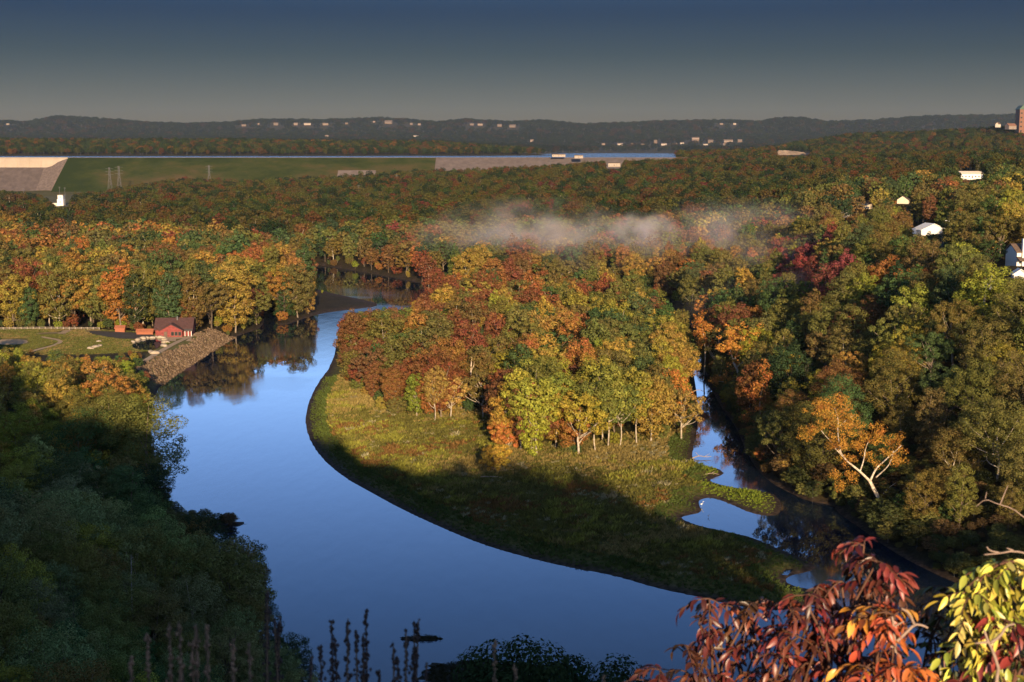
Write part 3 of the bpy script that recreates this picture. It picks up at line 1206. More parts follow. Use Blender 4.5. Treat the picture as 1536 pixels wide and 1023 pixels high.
specs = []
for i in sorted(chosen, key=lambda i: cand[i][1]):
    x, y, z, H, k, ci, reg, px, py = cand[i]
    lo, hi = (3.4, 5.0) if k >= 8 else {'near': (8.5, 11), 'under': (8.5, 11), 'rim': (11.5, 13.5), 'parkside': (8.5, 10.5), 'hillside': (11.3, 13.7)}.get(reg, (14.8, 17.3))
    size = 'small' if H < lo else 'tall' if H > hi else 'mid-sized'
    ph, lm, lp = place_phrase(reg, px, py, y)
    a, b = at_z(*lp, 0 if lp[1] > 400 else 35)
    specs.append([f'{size} {ci} {FORM[KINDS[k]]} {ph}', lm, math.hypot(x - a, y - b), i])
byl = {}
for s in specs:
    byl.setdefault(s[0], []).append(s)
labels = {}
for l, g in byl.items():
    g.sort(key=lambda s: s[2])
    for n, s in enumerate(g):
        if len(g) == 1:
            labels[s[3]] = l
        elif len(g) == 2:
            labels[s[3]] = l + (f', nearer {s[1]}' if n == 0 else f', farther from {s[1]}')
        else:
            labels[s[3]] = l + f', {ORD[min(n, 19)]} from {s[1]}'


def put_tree(name, k, lod, x, y, z, H, tint, bark, label, group, cat='tree', rz=None):
    kind, h0, cm, tm = ASSET[lod][k]
    r = empty(name, (x, y, z - .05), RNG.uniform(0, 2 * PI) if rz is None else rz)
    s = H / h0
    w = s * RNG.uniform(.95, 1.15)
    r.scale = (w, w, s)
    tag(r, label, cat, group)
    t = link('trunk', tm, r)
    c = link('crown', cm, r)
    t.color = (*bark, 1)
    c.color = (*np.clip(np.array(tint) * RNG.uniform(.88, 1.12, 3), 0, 1), 1)
    return r


def bark_for(reg, k):
    p = .45 if reg in ('island', 'farbank') else .2
    if KINDS[k] == 'cedar':
        return BARKS[1]
    return BARKS[2] if RNG.random() < p else BARKS[int(RNG.choice([0, 1, 3]))]


for i in chosen:
    x, y, z, H, k, ci, reg, px, py = cand[i]
    nm = {'cedar': 'cedar_tree', 'spreading': 'sycamore_tree', 'upright': 'poplar_tree'}.get(KINDS[k], 'oak_tree')
    if k >= 8:
        put_tree('shrub', k, 'mid', x, y, z, H, PAL[ci], BARKS[1], labels[i], 'shrubs of the banks and wood edges', 'shrub')
        continue
    put_tree(nm, k, 'near' if y < 170 else 'fine' if y < 300 else 'mid', x, y, z, H, np.array(PAL[ci]) * (1.35 if reg in ('near', 'under') else 1), bark_for(reg, k), labels[i], GROUPS[reg])

KMAP = {'round': [0, 1, 4], 'spreading': [2], 'upright': [3], 'cedar': [5], 'bush': [0, 1]}


def wood(name, label_unused, ids, src):
    pos = np.array([cand[i][:3] for i in ids])
    n = len(ids)
    rot = np.zeros((n, 3))
    rot[:, 2] = RNG.uniform(0, 2 * PI, n)
    h = np.array([cand[i][3] for i in ids]) / H0
    w = h * RNG.uniform(.95, 1.25, n)
    scl = np.stack([w, w, h], 1)
    idx = [int(RNG.choice(KMAP[KINDS[cand[i][4]]])) for i in ids]
    tint = np.array([PAL[cand[i][5]] for i in ids]) * RNG.uniform(.85, 1.15, (n, 3))
    tint = tint * np.where(np.array([cand[i][6] in ('near', 'under') for i in ids]), 1.35, 1.0)[:, None]
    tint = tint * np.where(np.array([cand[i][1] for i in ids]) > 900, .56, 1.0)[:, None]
    bark = np.array([bark_for(cand[i][6], cand[i][4]) for i in ids])
    return tag(scatter(name, pos, rot, scl, idx, tint, bark, src), kind='stuff')


rest = [i for i in range(len(cand)) if i not in chosen]
wood('slope_woods', '', [i for i in rest if cand[i][1] < 215], SRC_NEAR)
wood('valley_woods', '', [i for i in rest if 215 <= cand[i][1] < 720], SRC_MID)
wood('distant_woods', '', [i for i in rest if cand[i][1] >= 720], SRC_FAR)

# woods of the lake shore and the far ranges, and unseen scrub added on the ridge behind the viewpoint
ptsF = []
for (y0, y1, s) in ((3035, 3500, 17), (3500, 4300, 30), (5600, 7900, 52), (8050, 9700, 50)):
    P = jgrid(y0, y1, s, .42, 20)
    Z = ground_z(P[:, 0], P[:, 1])
    for (x, y), z in zip(P, Z):
        px, py = project(x, y, z)
        if y > 7000 and any(abs(px - f[0]) < f[3] * .5 + 5 and -.035 * f[2] < y - f[2] < .004 * f[2] for f in FH):
            continue
        if z < 62 or (y < 7000 and 892 < px < 1012):
            continue
        if y < 2600 and 1165 < px < 1216 and 224 < py < 236:
            continue
        ptsF.append((x, y, z, (RNG.uniform(11, 19) if y < 5000 else RNG.uniform(20, 34) if y < 8000 else RNG.uniform(22, 36)), px))
n = len(ptsF)
A = np.array(ptsF)
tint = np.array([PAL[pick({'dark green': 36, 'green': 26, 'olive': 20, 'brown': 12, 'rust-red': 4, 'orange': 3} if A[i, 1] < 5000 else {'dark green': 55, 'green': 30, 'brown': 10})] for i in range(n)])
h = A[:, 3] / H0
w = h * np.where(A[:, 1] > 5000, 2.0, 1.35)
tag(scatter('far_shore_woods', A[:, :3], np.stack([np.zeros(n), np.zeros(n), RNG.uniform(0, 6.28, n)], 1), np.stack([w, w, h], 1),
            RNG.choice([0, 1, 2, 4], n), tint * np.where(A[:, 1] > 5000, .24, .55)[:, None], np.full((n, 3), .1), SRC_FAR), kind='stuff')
P = jgrid(-75, -50, 2.6, 0, 230)  # unseen scrub, added to make the ridge's cast shadow ragged
P = P[(P[:, 0] < 5.2) | (P[:, 0] > 13.5)]  # left bare so the low sun reaches the sumac
Z = ground_z(P[:, 0], P[:, 1])
n = len(P)
h = RNG.uniform(2.2, 4.6, n) / H0
tag(scatter('shade_ridge_scrub', np.column_stack([P, Z]), np.stack([np.zeros(n), np.zeros(n), RNG.uniform(0, 6.28, n)], 1), np.stack([h * 1.3, h * 1.3, h], 1),
            RNG.choice([0, 1, 2, 4], n), np.tile(PAL['olive'], (n, 1)), np.full((n, 3), .1), SRC_FAR), kind='stuff')

# ------------------------------------------------------------------ meadow, rocks
def tuft_sources():
    col = bpy.data.collections.new('tufts')
    for j in range(5):
        rng = np.random.default_rng(500 + j)
        m = 26 if j < 3 else 40
        a = rng.uniform(0, 2 * PI, m)
        r = rng.uniform(0, .55, m)
        base = np.stack([np.cos(a) * r, np.sin(a) * r, np.full(m, -.05)], 1)
        h = rng.uniform(.4, 1.0, m)
        if j >= 3:
            h *= 1.25
        leanv = np.stack([np.cos(a), np.sin(a), np.zeros(m)], 1) * (h * rng.uniform(.1, .6, m))[:, None] + rng.normal(size=(m, 3)) * .06
        tip = base + leanv + np.stack([np.zeros(m), np.zeros(m), h], 1)
        side = np.stack([-np.sin(a + 1), np.cos(a + 1), np.zeros(m)], 1) * rng.uniform(.05, .12, m)[:, None]
        mid = base * .45 + tip * .55 + np.stack([np.zeros(m)] * 2 + [h * .12], 1)
        v = np.stack([base, mid + side, tip, mid - side], 1).reshape(-1, 3)
        me = mesh_np('tuft', v, np.arange(m * 4).reshape(m, 4), [M_LEAF_I])
        o = bpy.data.objects.new('tuft_%s' % 'abcde'[j], me)
        col.objects.link(o)
    return col


TUFT = tuft_sources()
P = np.concatenate([jgrid(175, 420, .95, .0, 112), jgrid(236, 300, .9, 0, 135)[:0]])
X, Y = P[:, 0] + 20, P[:, 1]
dC = sdf(POLY_C, X, Y)
dW = sdf(WOOD, X, Y)
ok = (dC > 1.2) & (dW < 10)
zz = ground_z(X, Y)
ok &= zz > .22
Xs, Ys, Zs, ds = X[ok], Y[ok], zz[ok], dC[ok]
n = len(Xs)
na_ = vnoise(Xs, Ys, 14, 11) + .6 * vnoise(Xs, Ys, 5, 12)
nb_ = vnoise(Xs, Ys, 22, 13) + .5 * vnoise(Xs, Ys, 4, 14)
c_olive, c_yg, c_straw, c_rust, c_pale, c_gr = map(np.array, [(.115, .108, .026), (.185, .18, .030), (.21, .16, .05), (.15, .085, .026), (.23, .205, .11), (.055, .075, .018)])
rr = RNG.normal(size=(3, n)) * .24
Xr, Yr = Xs * .8 + Ys * .6, Ys * .8 - Xs * .6
na_ = na_ * .5 + .5 * vnoise(Xr, Yr, 9, 15) + .4 * vnoise(Xr, Yr, 3, 16)
nb_ = vnoise(Xr * .6, Yr, 17, 13) + .5 * vnoise(Xs, Ys, 4, 14)
tint = np.where((na_ + rr[0] > .2)[:, None], c_yg, c_olive)
tint = np.where((nb_ + rr[1] > .42)[:, None], c_straw, tint)
tint = np.where((nb_ + rr[2] < -.72)[:, None], c_rust, tint)
tint = np.where(((na_ + rr[1] < -1.0) | (RNG.random(n) < .02))[:, None], c_pale, tint)
tint = np.where((ds < 6)[:, None], c_gr * 1.2, tint)
pxs = 768 + F * Xs / Ys
tint = np.where(((pxs > 1060) & (Ys > 255))[:, None], np.array([.13, .17, .02]), tint)
tint = tint * RNG.uniform(.85, 1.2, (n, 1))
h = (.55 + .5 * np.clip(na_ + .5, 0, 1.2)) * RNG.uniform(.6, 1.35, n) * (.35 + .65 * sm(ds, 1, 7))
tag(scatter('meadow_grass', np.column_stack([Xs, Ys, Zs]), np.stack([np.zeros(n), np.zeros(n), RNG.uniform(0, 6.28, n)], 1),
            np.stack([h * 1.2, h * 1.2, h], 1), RNG.integers(0, 5, n), tint, np.full((n, 3), .1), TUFT), kind='stuff')

P = jgrid(440, 560, .8, .0, 190)
X, Y = P[:, 0] - 180, P[:, 1]
dl2 = sdf(LAWN, X, Y)
ok = (dl2 > 0) & (sdf(POLY_A, X, Y) > 11) & (X > -260)
px_, py_ = project(X, Y, np.full(len(X), 3.9))
for poly in ([(124, 496), (160, 496), (234, 499), (232, 509), (180, 509), (138, 503)], [(-60, 509), (40, 508), (46, 515), (30, 518), (-60, 517)], [(194, 514), (210, 506), (250, 506), (250, 514), (236, 526), (200, 524)],
             [(230, 485), (300, 495), (292, 513), (240, 513)], [(92, 496), (112, 494), (98, 503), (88, 503)], [(50, 500), (92, 498), (92, 502), (62, 504)], [(60, 505), (92, 509), (96, 515), (60, 527), (38, 531), (36, 528), (78, 518), (86, 513), (60, 508)],
             [(300, 498), (284, 508), (240, 530), (214, 545), (206, 542), (240, 522), (270, 507)]):
    ok &= ~inside(poly, px_, py_)
Xl, Yl = X[ok], Y[ok]
n = len(Xl)
tint = np.where((vnoise(Xl, Yl, 12, 31) + RNG.normal(size=n) * .4 > .3)[:, None], np.array([.20, .15, .055]), np.array([.11, .115, .03])) * RNG.uniform(.8, 1.2, (n, 1))
h = RNG.uniform(.25, .5, n)
tag(scatter('lawn_grass', np.column_stack([Xl, Yl, ground_z(Xl, Yl)]), np.stack([np.zeros(n), np.zeros(n), RNG.uniform(0, 6.28, n)], 1),
            np.stack([h * 2.2, h * 2.2, h], 1), RNG.integers(0, 3, n), tint, np.full((n, 3), .1), TUFT), kind='stuff')

M_ROCK = plain('rock', (.34, .275, .20), .9, .4, 1.2, .2)
def riprap_mat():
    m, nt, out = new_mat('riprap')
    r = ramp(nt, [(0, (.085, .056, .035)), (.6, (.15, .102, .064)), (1, (.22, .155, .10))])
    nt.links.new(N(nt, 'ShaderNodeObjectInfo').outputs['Random'], r.inputs['Fac'])
    d = N(nt, 'ShaderNodeBsdfDiffuse')
    nt.links.new(r.outputs['Color'], d.inputs['Color'])
    nt.links.new(d.outputs['BSDF'], out.inputs['Surface'])
    return m


M_ROCK_D = riprap_mat()


def rock_sources():
    col = bpy.data.collections.new('rocks')
    for j in range(4):
        v, t = blob(np.random.default_rng(600 + j), .55, .45, .35, 2, .35)
        o = bpy.data.objects.new('rock_%s' % 'abcd'[j], mesh_np('rock', v, None, [M_ROCK_D], tris=t))
        col.objects.link(o)
    return col


a0, a1 = at_z(242, 576), at_z(352, 506)
P = []
for q in np.linspace(0, 1, 130):
    for _ in range(95):
        P.append((a0[0] + (a1[0] - a0[0]) * q + RNG.normal() * .4, a0[1] + (a1[1] - a0[1]) * q - 1))
P = np.array(P)
dirx = np.array([a1[1] - a0[1], -(a1[0] - a0[0])])
dirx = dirx / np.linalg.norm(dirx)
off = RNG.uniform(-3, 12, len(P))
P = P - dirx[None, :] * off[:, None]
dd = sdf(POLY_A, P[:, 0], P[:, 1])
P = P[(dd > -.8) & (dd < 8.6 + 2.6 * vnoise(P[:, 0], P[:, 1], 2.6, 41))]
Z = ground_z(P[:, 0], P[:, 1])
n = len(P)
s = .22 + 1.0 * RNG.random(n) ** 3.5
tag(scatter('riprap_rocks', np.column_stack([P, Z]), RNG.uniform(0, 6.28, (n, 3)), np.stack([s, s, s], 1), RNG.integers(0, 4, n),
            np.full((n, 3), .3), np.full((n, 3), .1), rock_sources()), kind='stuff')


# undergrowth of the banks and of the steep hillside
P = jgrid(205, 470, 1.9, .3, 60)
P = np.concatenate([P, jgrid(200, 560, 2.6, .0, 10)[:0]])
X, Y = P[:, 0] + .12 * P[:, 1], P[:, 1]
dB, dA = sdf(POLY_B, X, Y), sdf(POLY_A, X, Y)
ok = ((dB > .8) & (dB < 75)) | ((dA > .8) & (dA < 16) & (X < -15) & (Y < 375))
X, Y = X[ok], Y[ok]
n = len(X)
tint = np.array([[(.06, .07, .025), (.11, .10, .03), (.11, .07, .03), (.13, .125, .035)][k] for k in RNG.integers(0, 4, n)]) * RNG.uniform(.7, 1.3, (n, 1))
h = (.05 + .16 * RNG.random(n) ** 2) * np.where((dB[ok] > 0) & (dB[ok] < 7), 1.6, 1.0)
tag(scatter('undergrowth', np.column_stack([X, Y, ground_z(X, Y) - .18]), np.stack([np.zeros(n), np.zeros(n), RNG.uniform(0, 6.28, n)], 1),
            np.stack([h * 1.7, h * 1.7, h], 1), RNG.choice([0, 1, 4], n), tint, np.full((n, 3), .1), SRC_MID), kind='stuff')


# ------------------------------------------------------------------ single trees with a shape of their own
def skeleton_tree(name, label, group, base, limbs, clumps, per, leaf, tint, bark, seed, cat='tree', flat=.8):
    """limbs: list of (points, r0, r1) relative to base; clumps: (point, radius)"""
    rng = np.random.default_rng(seed)
    r = empty(name, base)
    tag(r, label, cat, group)
    mb = MB()
    for pts, r0, r1 in limbs:
        p = smooth_line(pts, 2)
        mb.tube(p, taper(len(p), r0, r1, .8), 7)
    t = mb.build('trunk', M_BARK, r, True)
    t.color = (*bark, 1)
    if clumps:
        C = np.array([tuple(c) for c, _ in clumps])
        R = np.array([q for _, q in clumps])
        v, q = leaf_cards(rng, C, R, per, leaf, C.mean(0), flat)
        c = link('crown', mesh_np('crown', v, q, [M_LEAF]), r)
        c.color = (*tint, 1)
    return r


def hero(D, base_px, limbs_px, clump_px, seed, depth=2.5):
    """limbs and clumps drawn as picture points at distance D, with a depth of their own"""
    rng = np.random.default_rng(seed)
    bx, by = base_px
    B = at_d(bx, by, D)
    B.z = gz(B.x, B.y) - .2
    limbs, ends = [], []
    for pts, r0, r1 in limbs_px:
        L = []
        for (x, y, dy) in pts:
            L.append(at_d(x, y, D + dy) - B)
        limbs.append((L, r0, r1))
    clumps = []
    for (x, y, dy, r) in clump_px:
        for _ in range(4 + int(r * r * 2.0)):
            o = Vector(rng.normal(size=3) * .48)
            clumps.append((at_d(x, y, D + dy) - B + o * r, rng.uniform(.75, 1.25)))
    return B, limbs, clumps


D = 252
B, L, C = hero(D, (1345, 800), [
    ([(1345, 802, 0), (1330, 770, 0), (1314, 740, 0), (1305, 722, 0)], .48, .34),
    ([(1305, 722, 0), (1290, 707, -.5), (1272, 693, -1), (1262, 682, -1.5), (1252, 672, -2)], .30, .08),
    ([(1272, 693, -1), (1256, 672, 0), (1240, 656, 1), (1232, 646, 1)], .14, .04),
    ([(1290, 707, -.5), (1296, 690, 1), (1298, 672, 2), (1304, 660, 2)], .17, .05),
    ([(1305, 722, 0), (1314, 702, 1), (1328, 690, 2), (1342, 678, 2.5), (1352, 668, 3)], .24, .06),
    ([(1314, 716, 0), (1332, 700, -2), (1338, 688, -3), (1340, 676, -3)], .17, .05),
    ([(1322, 745, 0), (1332, 732, 2), (1344, 724, 3)], .1, .03),
    ([(1262, 682, -1.5), (1256, 650, -1), (1258, 630, -1), (1252, 612, -1)], .13, .04),
    ([(1258, 640, -1), (1272, 628, 0), (1282, 622, 0)], .08, .03)],
    [(1250, 612, -1, 2.6), (1272, 622, 0, 2.3), (1236, 622, -1, 2.0), (1222, 640, 0, 1.8), (1205, 650, 1, 1.3), (1256, 640, -1, 1.8), (1262, 664, -2, 1.8), (1246, 668, 0, 1.5),
     (1300, 655, 2, 2.1), (1288, 672, 2, 1.5), (1328, 662, 3, 2.0), (1346, 668, 3, 1.8), (1338, 684, -3, 1.4), (1310, 690, 1, 1.1), (1352, 690, 3, 1.0), (1272, 690, -2, 1.1), (1234, 606, 0, 1.6), (1262, 604, 0, 1.7), (1284, 640, 1, 1.6), (1318, 645, 2, 1.5), (1278, 712, 2, 1.3), (1262, 730, 2, 1.3), (1250, 712, 1, 1.2)], 41)
skeleton_tree('sycamore_tree', 'big leaning sycamore with bare white trunk and forked limbs and orange leaves', None, B, L, C, 62, .30, (.36, .175, .028), (.62, .52, .40), 42)

D = 385
B, L, C = hero(D, (1112, 596), [
    ([(1112, 600, 0), (1110, 575, 0), (1107, 556, 0), (1100, 544, 0)], .45, .28),
    ([(1107, 556, 0), (1098, 535, 1), (1092, 515, 1)], .24, .06),
    ([(1106, 550, 0), (1118, 540, -1), (1134, 522, -2), (1140, 512, -2)], .2, .05),
    ([(1100, 544, 0), (1108, 525, 2), (1112, 505, 2)], .17, .05),
    ([(1110, 572, 0), (1095, 574, 0), (1078, 572, 0)], .15, .04)],
    [(1112, 500, 2, 3.3), (1092, 505, 1, 2.8), (1134, 504, -2, 2.6), (1100, 522, 0, 2.8), (1122, 520, 0, 2.4), (1086, 520, 0, 2.0), (1088, 568, 0, 2.2), (1072, 570, 0, 1.6), (1102, 545, 1, 2.0), (1140, 515, -2, 1.4)], 43)
skeleton_tree('sycamore_tree', 'broad glowing orange sycamore with pale trunk standing over the dark side channel', None, B, L, C, 34, .5, (.42, .19, .035), (.55, .45, .33), 44)

D = 420
B, L, C = hero(D, (1056, 560), [([(1056, 562, 0), (1058, 535, 0), (1057, 510, 0), (1052, 485, 0)], .3, .06), ([(1058, 530, 0), (1064, 515, 0), (1068, 505, 1)], .1, .04)],
               [(1052, 478, 0, 2.4), (1060, 490, 0, 2.2), (1048, 495, 0, 2.2), (1056, 508, 0, 2.5), (1064, 510, 0, 1.6), (1050, 516, 0, 1.9)], 45)
skeleton_tree('sycamore_tree', 'narrow orange tree with thin pale trunk between island and channel sycamore', None, B, L, C, 34, .5, (.36, .15, .03), (.5, .4, .3), 46)

D = 330
B, L, C = hero(D, (1140, 660), [([(1140, 664, 0), (1141, 630, 0), (1139, 600, 0), (1146, 575, 0)], .24, .05)],
               [(1146, 548, 0, 1.3), (1150, 562, 0, 1.5), (1140, 580, 0, 2.2), (1130, 592, 0, 2.4), (1146, 598, 0, 1.6), (1136, 610, 0, 1.6), (1120, 622, 0, 1.7), (1138, 636, 0, 1.8)], 47)
skeleton_tree('maple_tree', 'ragged rust-orange tree with yellow tip rising beside the dark side channel', None, B, L, C, 36, .42, (.32, .12, .03), (.3, .22, .16), 48)

# big trees of the near bank, dark against the river
for (px, py, H, k, ci, lab) in (
        (226, 748, 21.0, 0, 'olive', 'big dark round tree overhanging the river above the spit, its edge against the water'),
        (168, 728, 20.0, 1, 'olive', 'tall dark tree behind the big overhanging one, its crest touched by sun'),
        (120, 745, 17.0, 2, 'green', 'broad dark tree in the shaded wood, third inland from the overhanging tree'),
        (224, 790, 12.0, 1, 'dark green', 'small dark tree at the root of the shaded spit'),
        (352, 912, 13.0, 3, 'dark green', 'lacy dark tree with river light showing through it below the spit'),
        (312, 905, 13.5, 0, 'dark green', 'dense dark tree beside the lacy one below the spit'),
        (262, 900, 13.0, 4, 'olive', 'olive-brown spreading tree behind the pale forked snag'),
        (385, 1010, 10.0, 0, 'dark green', 'dark rounded tree nearest the dark seed stalks at the wood edge'),
        (436, 1052, 9.5, 1, 'dark green', 'dark tree at the river edge behind the seed stalks')):
    x, y = at_z(px, py, 4 if py < 800 else 1.5)
    put_tree('oak_tree', k, 'near', x, y, gz(x, y), H, PAL[ci], BARKS[0], lab, 'trees of the shaded near slope')

# golden bush on the meadow
x, y = at_z(740, 706, 1.2)
put_tree('bush', 8, 'mid', x, y, gz(x, y), 7.4, (.40, .22, .035), (.3, .2, .12), 'lone rounded golden bush standing on the island meadow', None, 'bush', 1.0)
# small trees of the meadow edge
for (px, py, H, k, ci, lab) in (
        (676, 628, 12.5, 4, (.42, .23, .06), 'small pale golden spreading tree at the wood edge above the meadow'),
        (626, 626, 12.0, 1, (.15, .19, .03), 'low light green rounded tree between rust trees at the wood edge'),
        (798, 682, 17.5, 5, (.26, .23, .03), 'tall yellow-green tree with pale straight trunk behind the golden bush'),
        (868, 684, 16.5, 3, (.27, .23, .03), 'yellow-green spreading tree with two pale stems at the meadow front'),
        (762, 672, 9.5, 8, (.33, .125, .035), 'salmon-orange bushy tree just behind the golden bush'),
        (846, 668, 8.5, 9, (.33, .15, .04), 'small orange understory tree between pale trunks at the meadow front'),
        (1000, 640, 15.5, 1, (.38, .16, .035), 'bright salmon-orange crowned tree at the channel corner of the island'),
        (1022, 655, 13.5, 4, (.24, .19, .045), 'leaning willowy yellow-green tree at the channel corner of the island')):
    x, y = at_z(px, py, 1.3)
    put_tree('birch_tree' if k != 8 else 'maple_tree', k, 'mid', x, y, gz(x, y), H, ci, BARKS[2], lab, None)
# the tall pale-stemmed row along the meadow front
for j, (px, py, H, ci, lab) in enumerate((
        (782, 676, 18.5, (.30, .25, .035), 'tall golden-green tree with bare pale lower stem, first of the meadow row'),
        (806, 684, 19.5, (.24, .235, .032), 'tallest yellow-green tree of the meadow row, its white stem bare to mid-height'),
        (833, 672, 17.0, (.17, .17, .03), 'dull green tree between two bright pale-stemmed trees of the meadow row'),
        (893, 676, 18.0, (.15, .155, .03), 'dark olive pale-stemmed tree in the middle of the meadow row'),
        (912, 670, 19.0, (.21, .20, .032), 'slim yellow-green tree with crooked white stem in the meadow row'),
        (930, 668, 16.5, (.12, .13, .028), 'narrow dark green tree of the meadow row beside the crooked white stem'),
        (955, 664, 17.5, (.23, .215, .032), 'light yellow-green pale-stemmed tree near the channel end of the meadow row'),
        (977, 658, 16.5, (.27, .17, .035), 'amber pale-stemmed tree near the channel end of the meadow row'),
        (652, 634, 14.0, (.23, .17, .04), 'thin tawny pale-stemmed tree at the rust wood edge'),
        (590, 618, 13.0, (.18, .09, .03), 'thin rusty pale-stemmed tree nearest the open river'))):
    x, y = at_z(px, py, 1.3)
    put_tree('birch_tree', 10 + j % 2, 'mid', x, y, gz(x, y), H, ci, BARKS[2], lab, 'pale-stemmed trees of the meadow front')
# pale bare pole trunk in the rust trees
x, y = at_z(707, 612, 1.3)
mb = MB().tube(smooth_line([(0, 0, -.5), (.1, 0, 6), (-.1, 0, 11), (.2, 0, 14.5)], 1), taper(8, .3, .09), 7)
mb.tube([(0, 0, 10.5), (.7, .2, 12), (.9, .2, 13.2)], [.1, .07, .03], 5)
o = mb.build('dead_tree', M_BARK, None, True)
o.location = (x, y, gz(x, y))
o.color = (.62, .5, .38, 1)
tag(o, 'bare pale pole of a dead tree against the rust wood edge', 'dead tree')

# bare snags
for (px, py, D, H, lab) in ((196, 925, 150, 7.5, 'forked pale bare snag among the shaded trees below the spit'),
                            (1368, 806, 245, 6.5, 'thin white snag just beside the leaning white sycamore')):
    B = at_d(px, py, D)
    z = gz(B.x, B.y)
    up = B.z - z
    mb = MB()
    mb.tube(smooth_line([(0, 0, -1 + min(0, up)), (.3, 0, H * .45), (.15, 0, H * .8), (.35, 0, H + max(up, 0))], 1), taper(8, .16, .03), 6)
    mb.tube(smooth_line([(.1, 0, H * .25), (-.9, .2, H * .5), (-1.2, .3, H * .72)], 1), taper(6, .1, .03), 5)
    mb.tube([(.25, 0, H * .55), (.9, -.2, H * .7), (1.1, -.2, H * .85)], [.06, .04, .02], 5)
    o = mb.build('dead_tree', M_BARK, None, True)
    o.location = (B.x, B.y, z)
    o.color = (.42, .37, .33, 1)
    tag(o, lab, 'dead tree')

# shrubs that rise from the bluff against the water
for (px, py, D, k, ci, lab) in (
        (812, 965, 44, 0, 'dark green', 'small dark tree rising from the bluff, its ragged top against the river'),
        (846, 953, 47, 3, 'dark green', 'tallest dark tree top rising from the bluff against the river'),
        (884, 968, 44, 1, 'dark green', 'dark tree top on the bluff nearest the red sumac'),
        (770, 985, 42, 1, 'dark green', 'low dark tree top on the bluff beside the weed-covered shoal'),
        (937, 962, 40, 6, 'dark green', 'thin dark sapling rising alone beside the red sumac')):
    T = at_d(px, py, D)
    z = gz(T.x, T.y)
    H = max(T.z - z, 5) * .95
    kind, h0, cm, tm = ASSET['close'][k]
    r = put_tree('oak_tree', k, 'close', T.x, T.y, z, H, PAL[ci], BARKS[1], lab, 'trees of the shaded near slope')
    w = .6 if k == 6 else .8
    r.scale = (r.scale[2] * w, r.scale[2] * w, r.scale[2] * 1.0)

# ------------------------------------------------------------------ things in the river
M_WEED = plain('weed_mat', (.030, .026, .016), .95, .4, 2.0, .1)
M_MUD = plain('mud', (.05, .036, .028), .9, .3, 2.0, .2)


def weed_mound(name, px0, px1, py, hgt, label, seed, wide=.5, tufts=60):
    rng = np.random.default_rng(seed)
    x0, y0 = at_z(px0, py)
    x1, _ = at_z(px1, py)
    L = (x1 - x0) / 2
    v, t = blob(rng, L, L * wide, hgt, 5, .3)
    an = np.arctan2(v[:, 1] / wide, v[:, 0])
    wob = 1 + .10 * np.sin(7 * an + seed) + .07 * np.sin(13 * an + 2) + .05 * np.sin(29 * an + seed)
    v[:, :2] *= wob[:, None]
    o = link(name, mesh_np(name, v, None, [M_WEED], tris=t, smooth=True), None, ((x0 + x1) / 2, y0, -.02))
    tag(o, label, 'weed islet')
    m = tufts
    a = rng.uniform(0, 2 * PI, m)
    r = rng.uniform(0, 1.0, m) ** .5
    base = np.stack([np.cos(a) * r * L, np.sin(a) * r * L * wide, hgt * np.sqrt(np.maximum(1 - r * r, 0)) * .9 + .04], 1)
    C = base
    lv, lq = leaf_cards(rng, C, np.full(m, hgt * .55 + .2), 20, .2, np.array([0, 0, -1.0]), .8)
    c = link('weeds', mesh_np('weeds', lv, lq, [M_LEAF]), o)
    c.color = (.035, .032, .014, 1)
    return o


weed_mound('weed_islet', 604, 662, 958, .32, 'small dark weedy islet floating alone in the blue river', 71, .33, 46)
weed_mound('weed_shoal', 632, 812, 1012, .13, 'broad dark weed-covered shoal in the river under the viewpoint', 72, .62, 700)
weed_mound('weed_islet', 326, 352, 797, .16, 'thin dark weed mat beside the shaded spit', 73, .3, 18)

M_WOOD = plain('driftwood', (.30, .23, .17), .9, .35, 3.0)


def driftwood(px, py, segs, label):
    x, y = at_z(px, py)
    mb = MB()
    for pts, r0, r1 in segs:
        p = smooth_line(pts, 1)
        mb.tube(p, taper(len(p), r0, r1), 6)
    o = mb.build('driftwood', M_WOOD, None, True)
    o.location = (x, y, max(gz(x, y), 0))
    tag(o, label, 'driftwood')


driftwood(1052, 688, [([(-2.2, 0, .1), (-.5, .3, .7), (1.0, 0, .4), (2.4, .2, .5)], .14, .05), ([(-.5, .3, .6), (-1.4, .2, 1.5)], .08, .03), ([(.6, .1, .4), (1.9, 0, 1.2)], .07, .02)],
          'dark branching driftwood lying in the channel beside the island')
driftwood(1068, 714, [([(-1.6, 0, .1), (0, .2, .45), (1.6, 0, .1)], .1, .04), ([(0, .2, .4), (.7, .1, .9)], .06, .02)], 'short driftwood branch in the channel by the grassy point')
driftwood(1192, 708, [([(-3.5, 0, .6), (-1, 0, 1.6), (1.5, .3, 1.4), (3.2, 0, 2.2)], .16, .05), ([(-1, 0, 1.5), (-2.2, .3, 2.5)], .08, .03)], 'pale fallen branch over the dark channel bank')
driftwood(727, 726, [([(-3, 0, .25), (0, 0, .35), (2.8, 0, .3)], .16, .1)], 'pale log lying in the island meadow grass')
driftwood(1040, 606, [([(-3, 0, .5), (-1, 0, 3.0), (1.5, .5, 4.0), (3.5, 1, 3.0)], .17, .05), ([(-1, 0, 2.8), (-.4, 0, 5)], .09, .03)], 'bent bare branch hanging over the channel at the island corner')

# egret and duck in the pool
M_WHITE = plain('white_paint', (.72, .68, .62), .6, .08, 2.0)
M_DARKF = plain('dark_feather', (.03, .028, .025), .7)


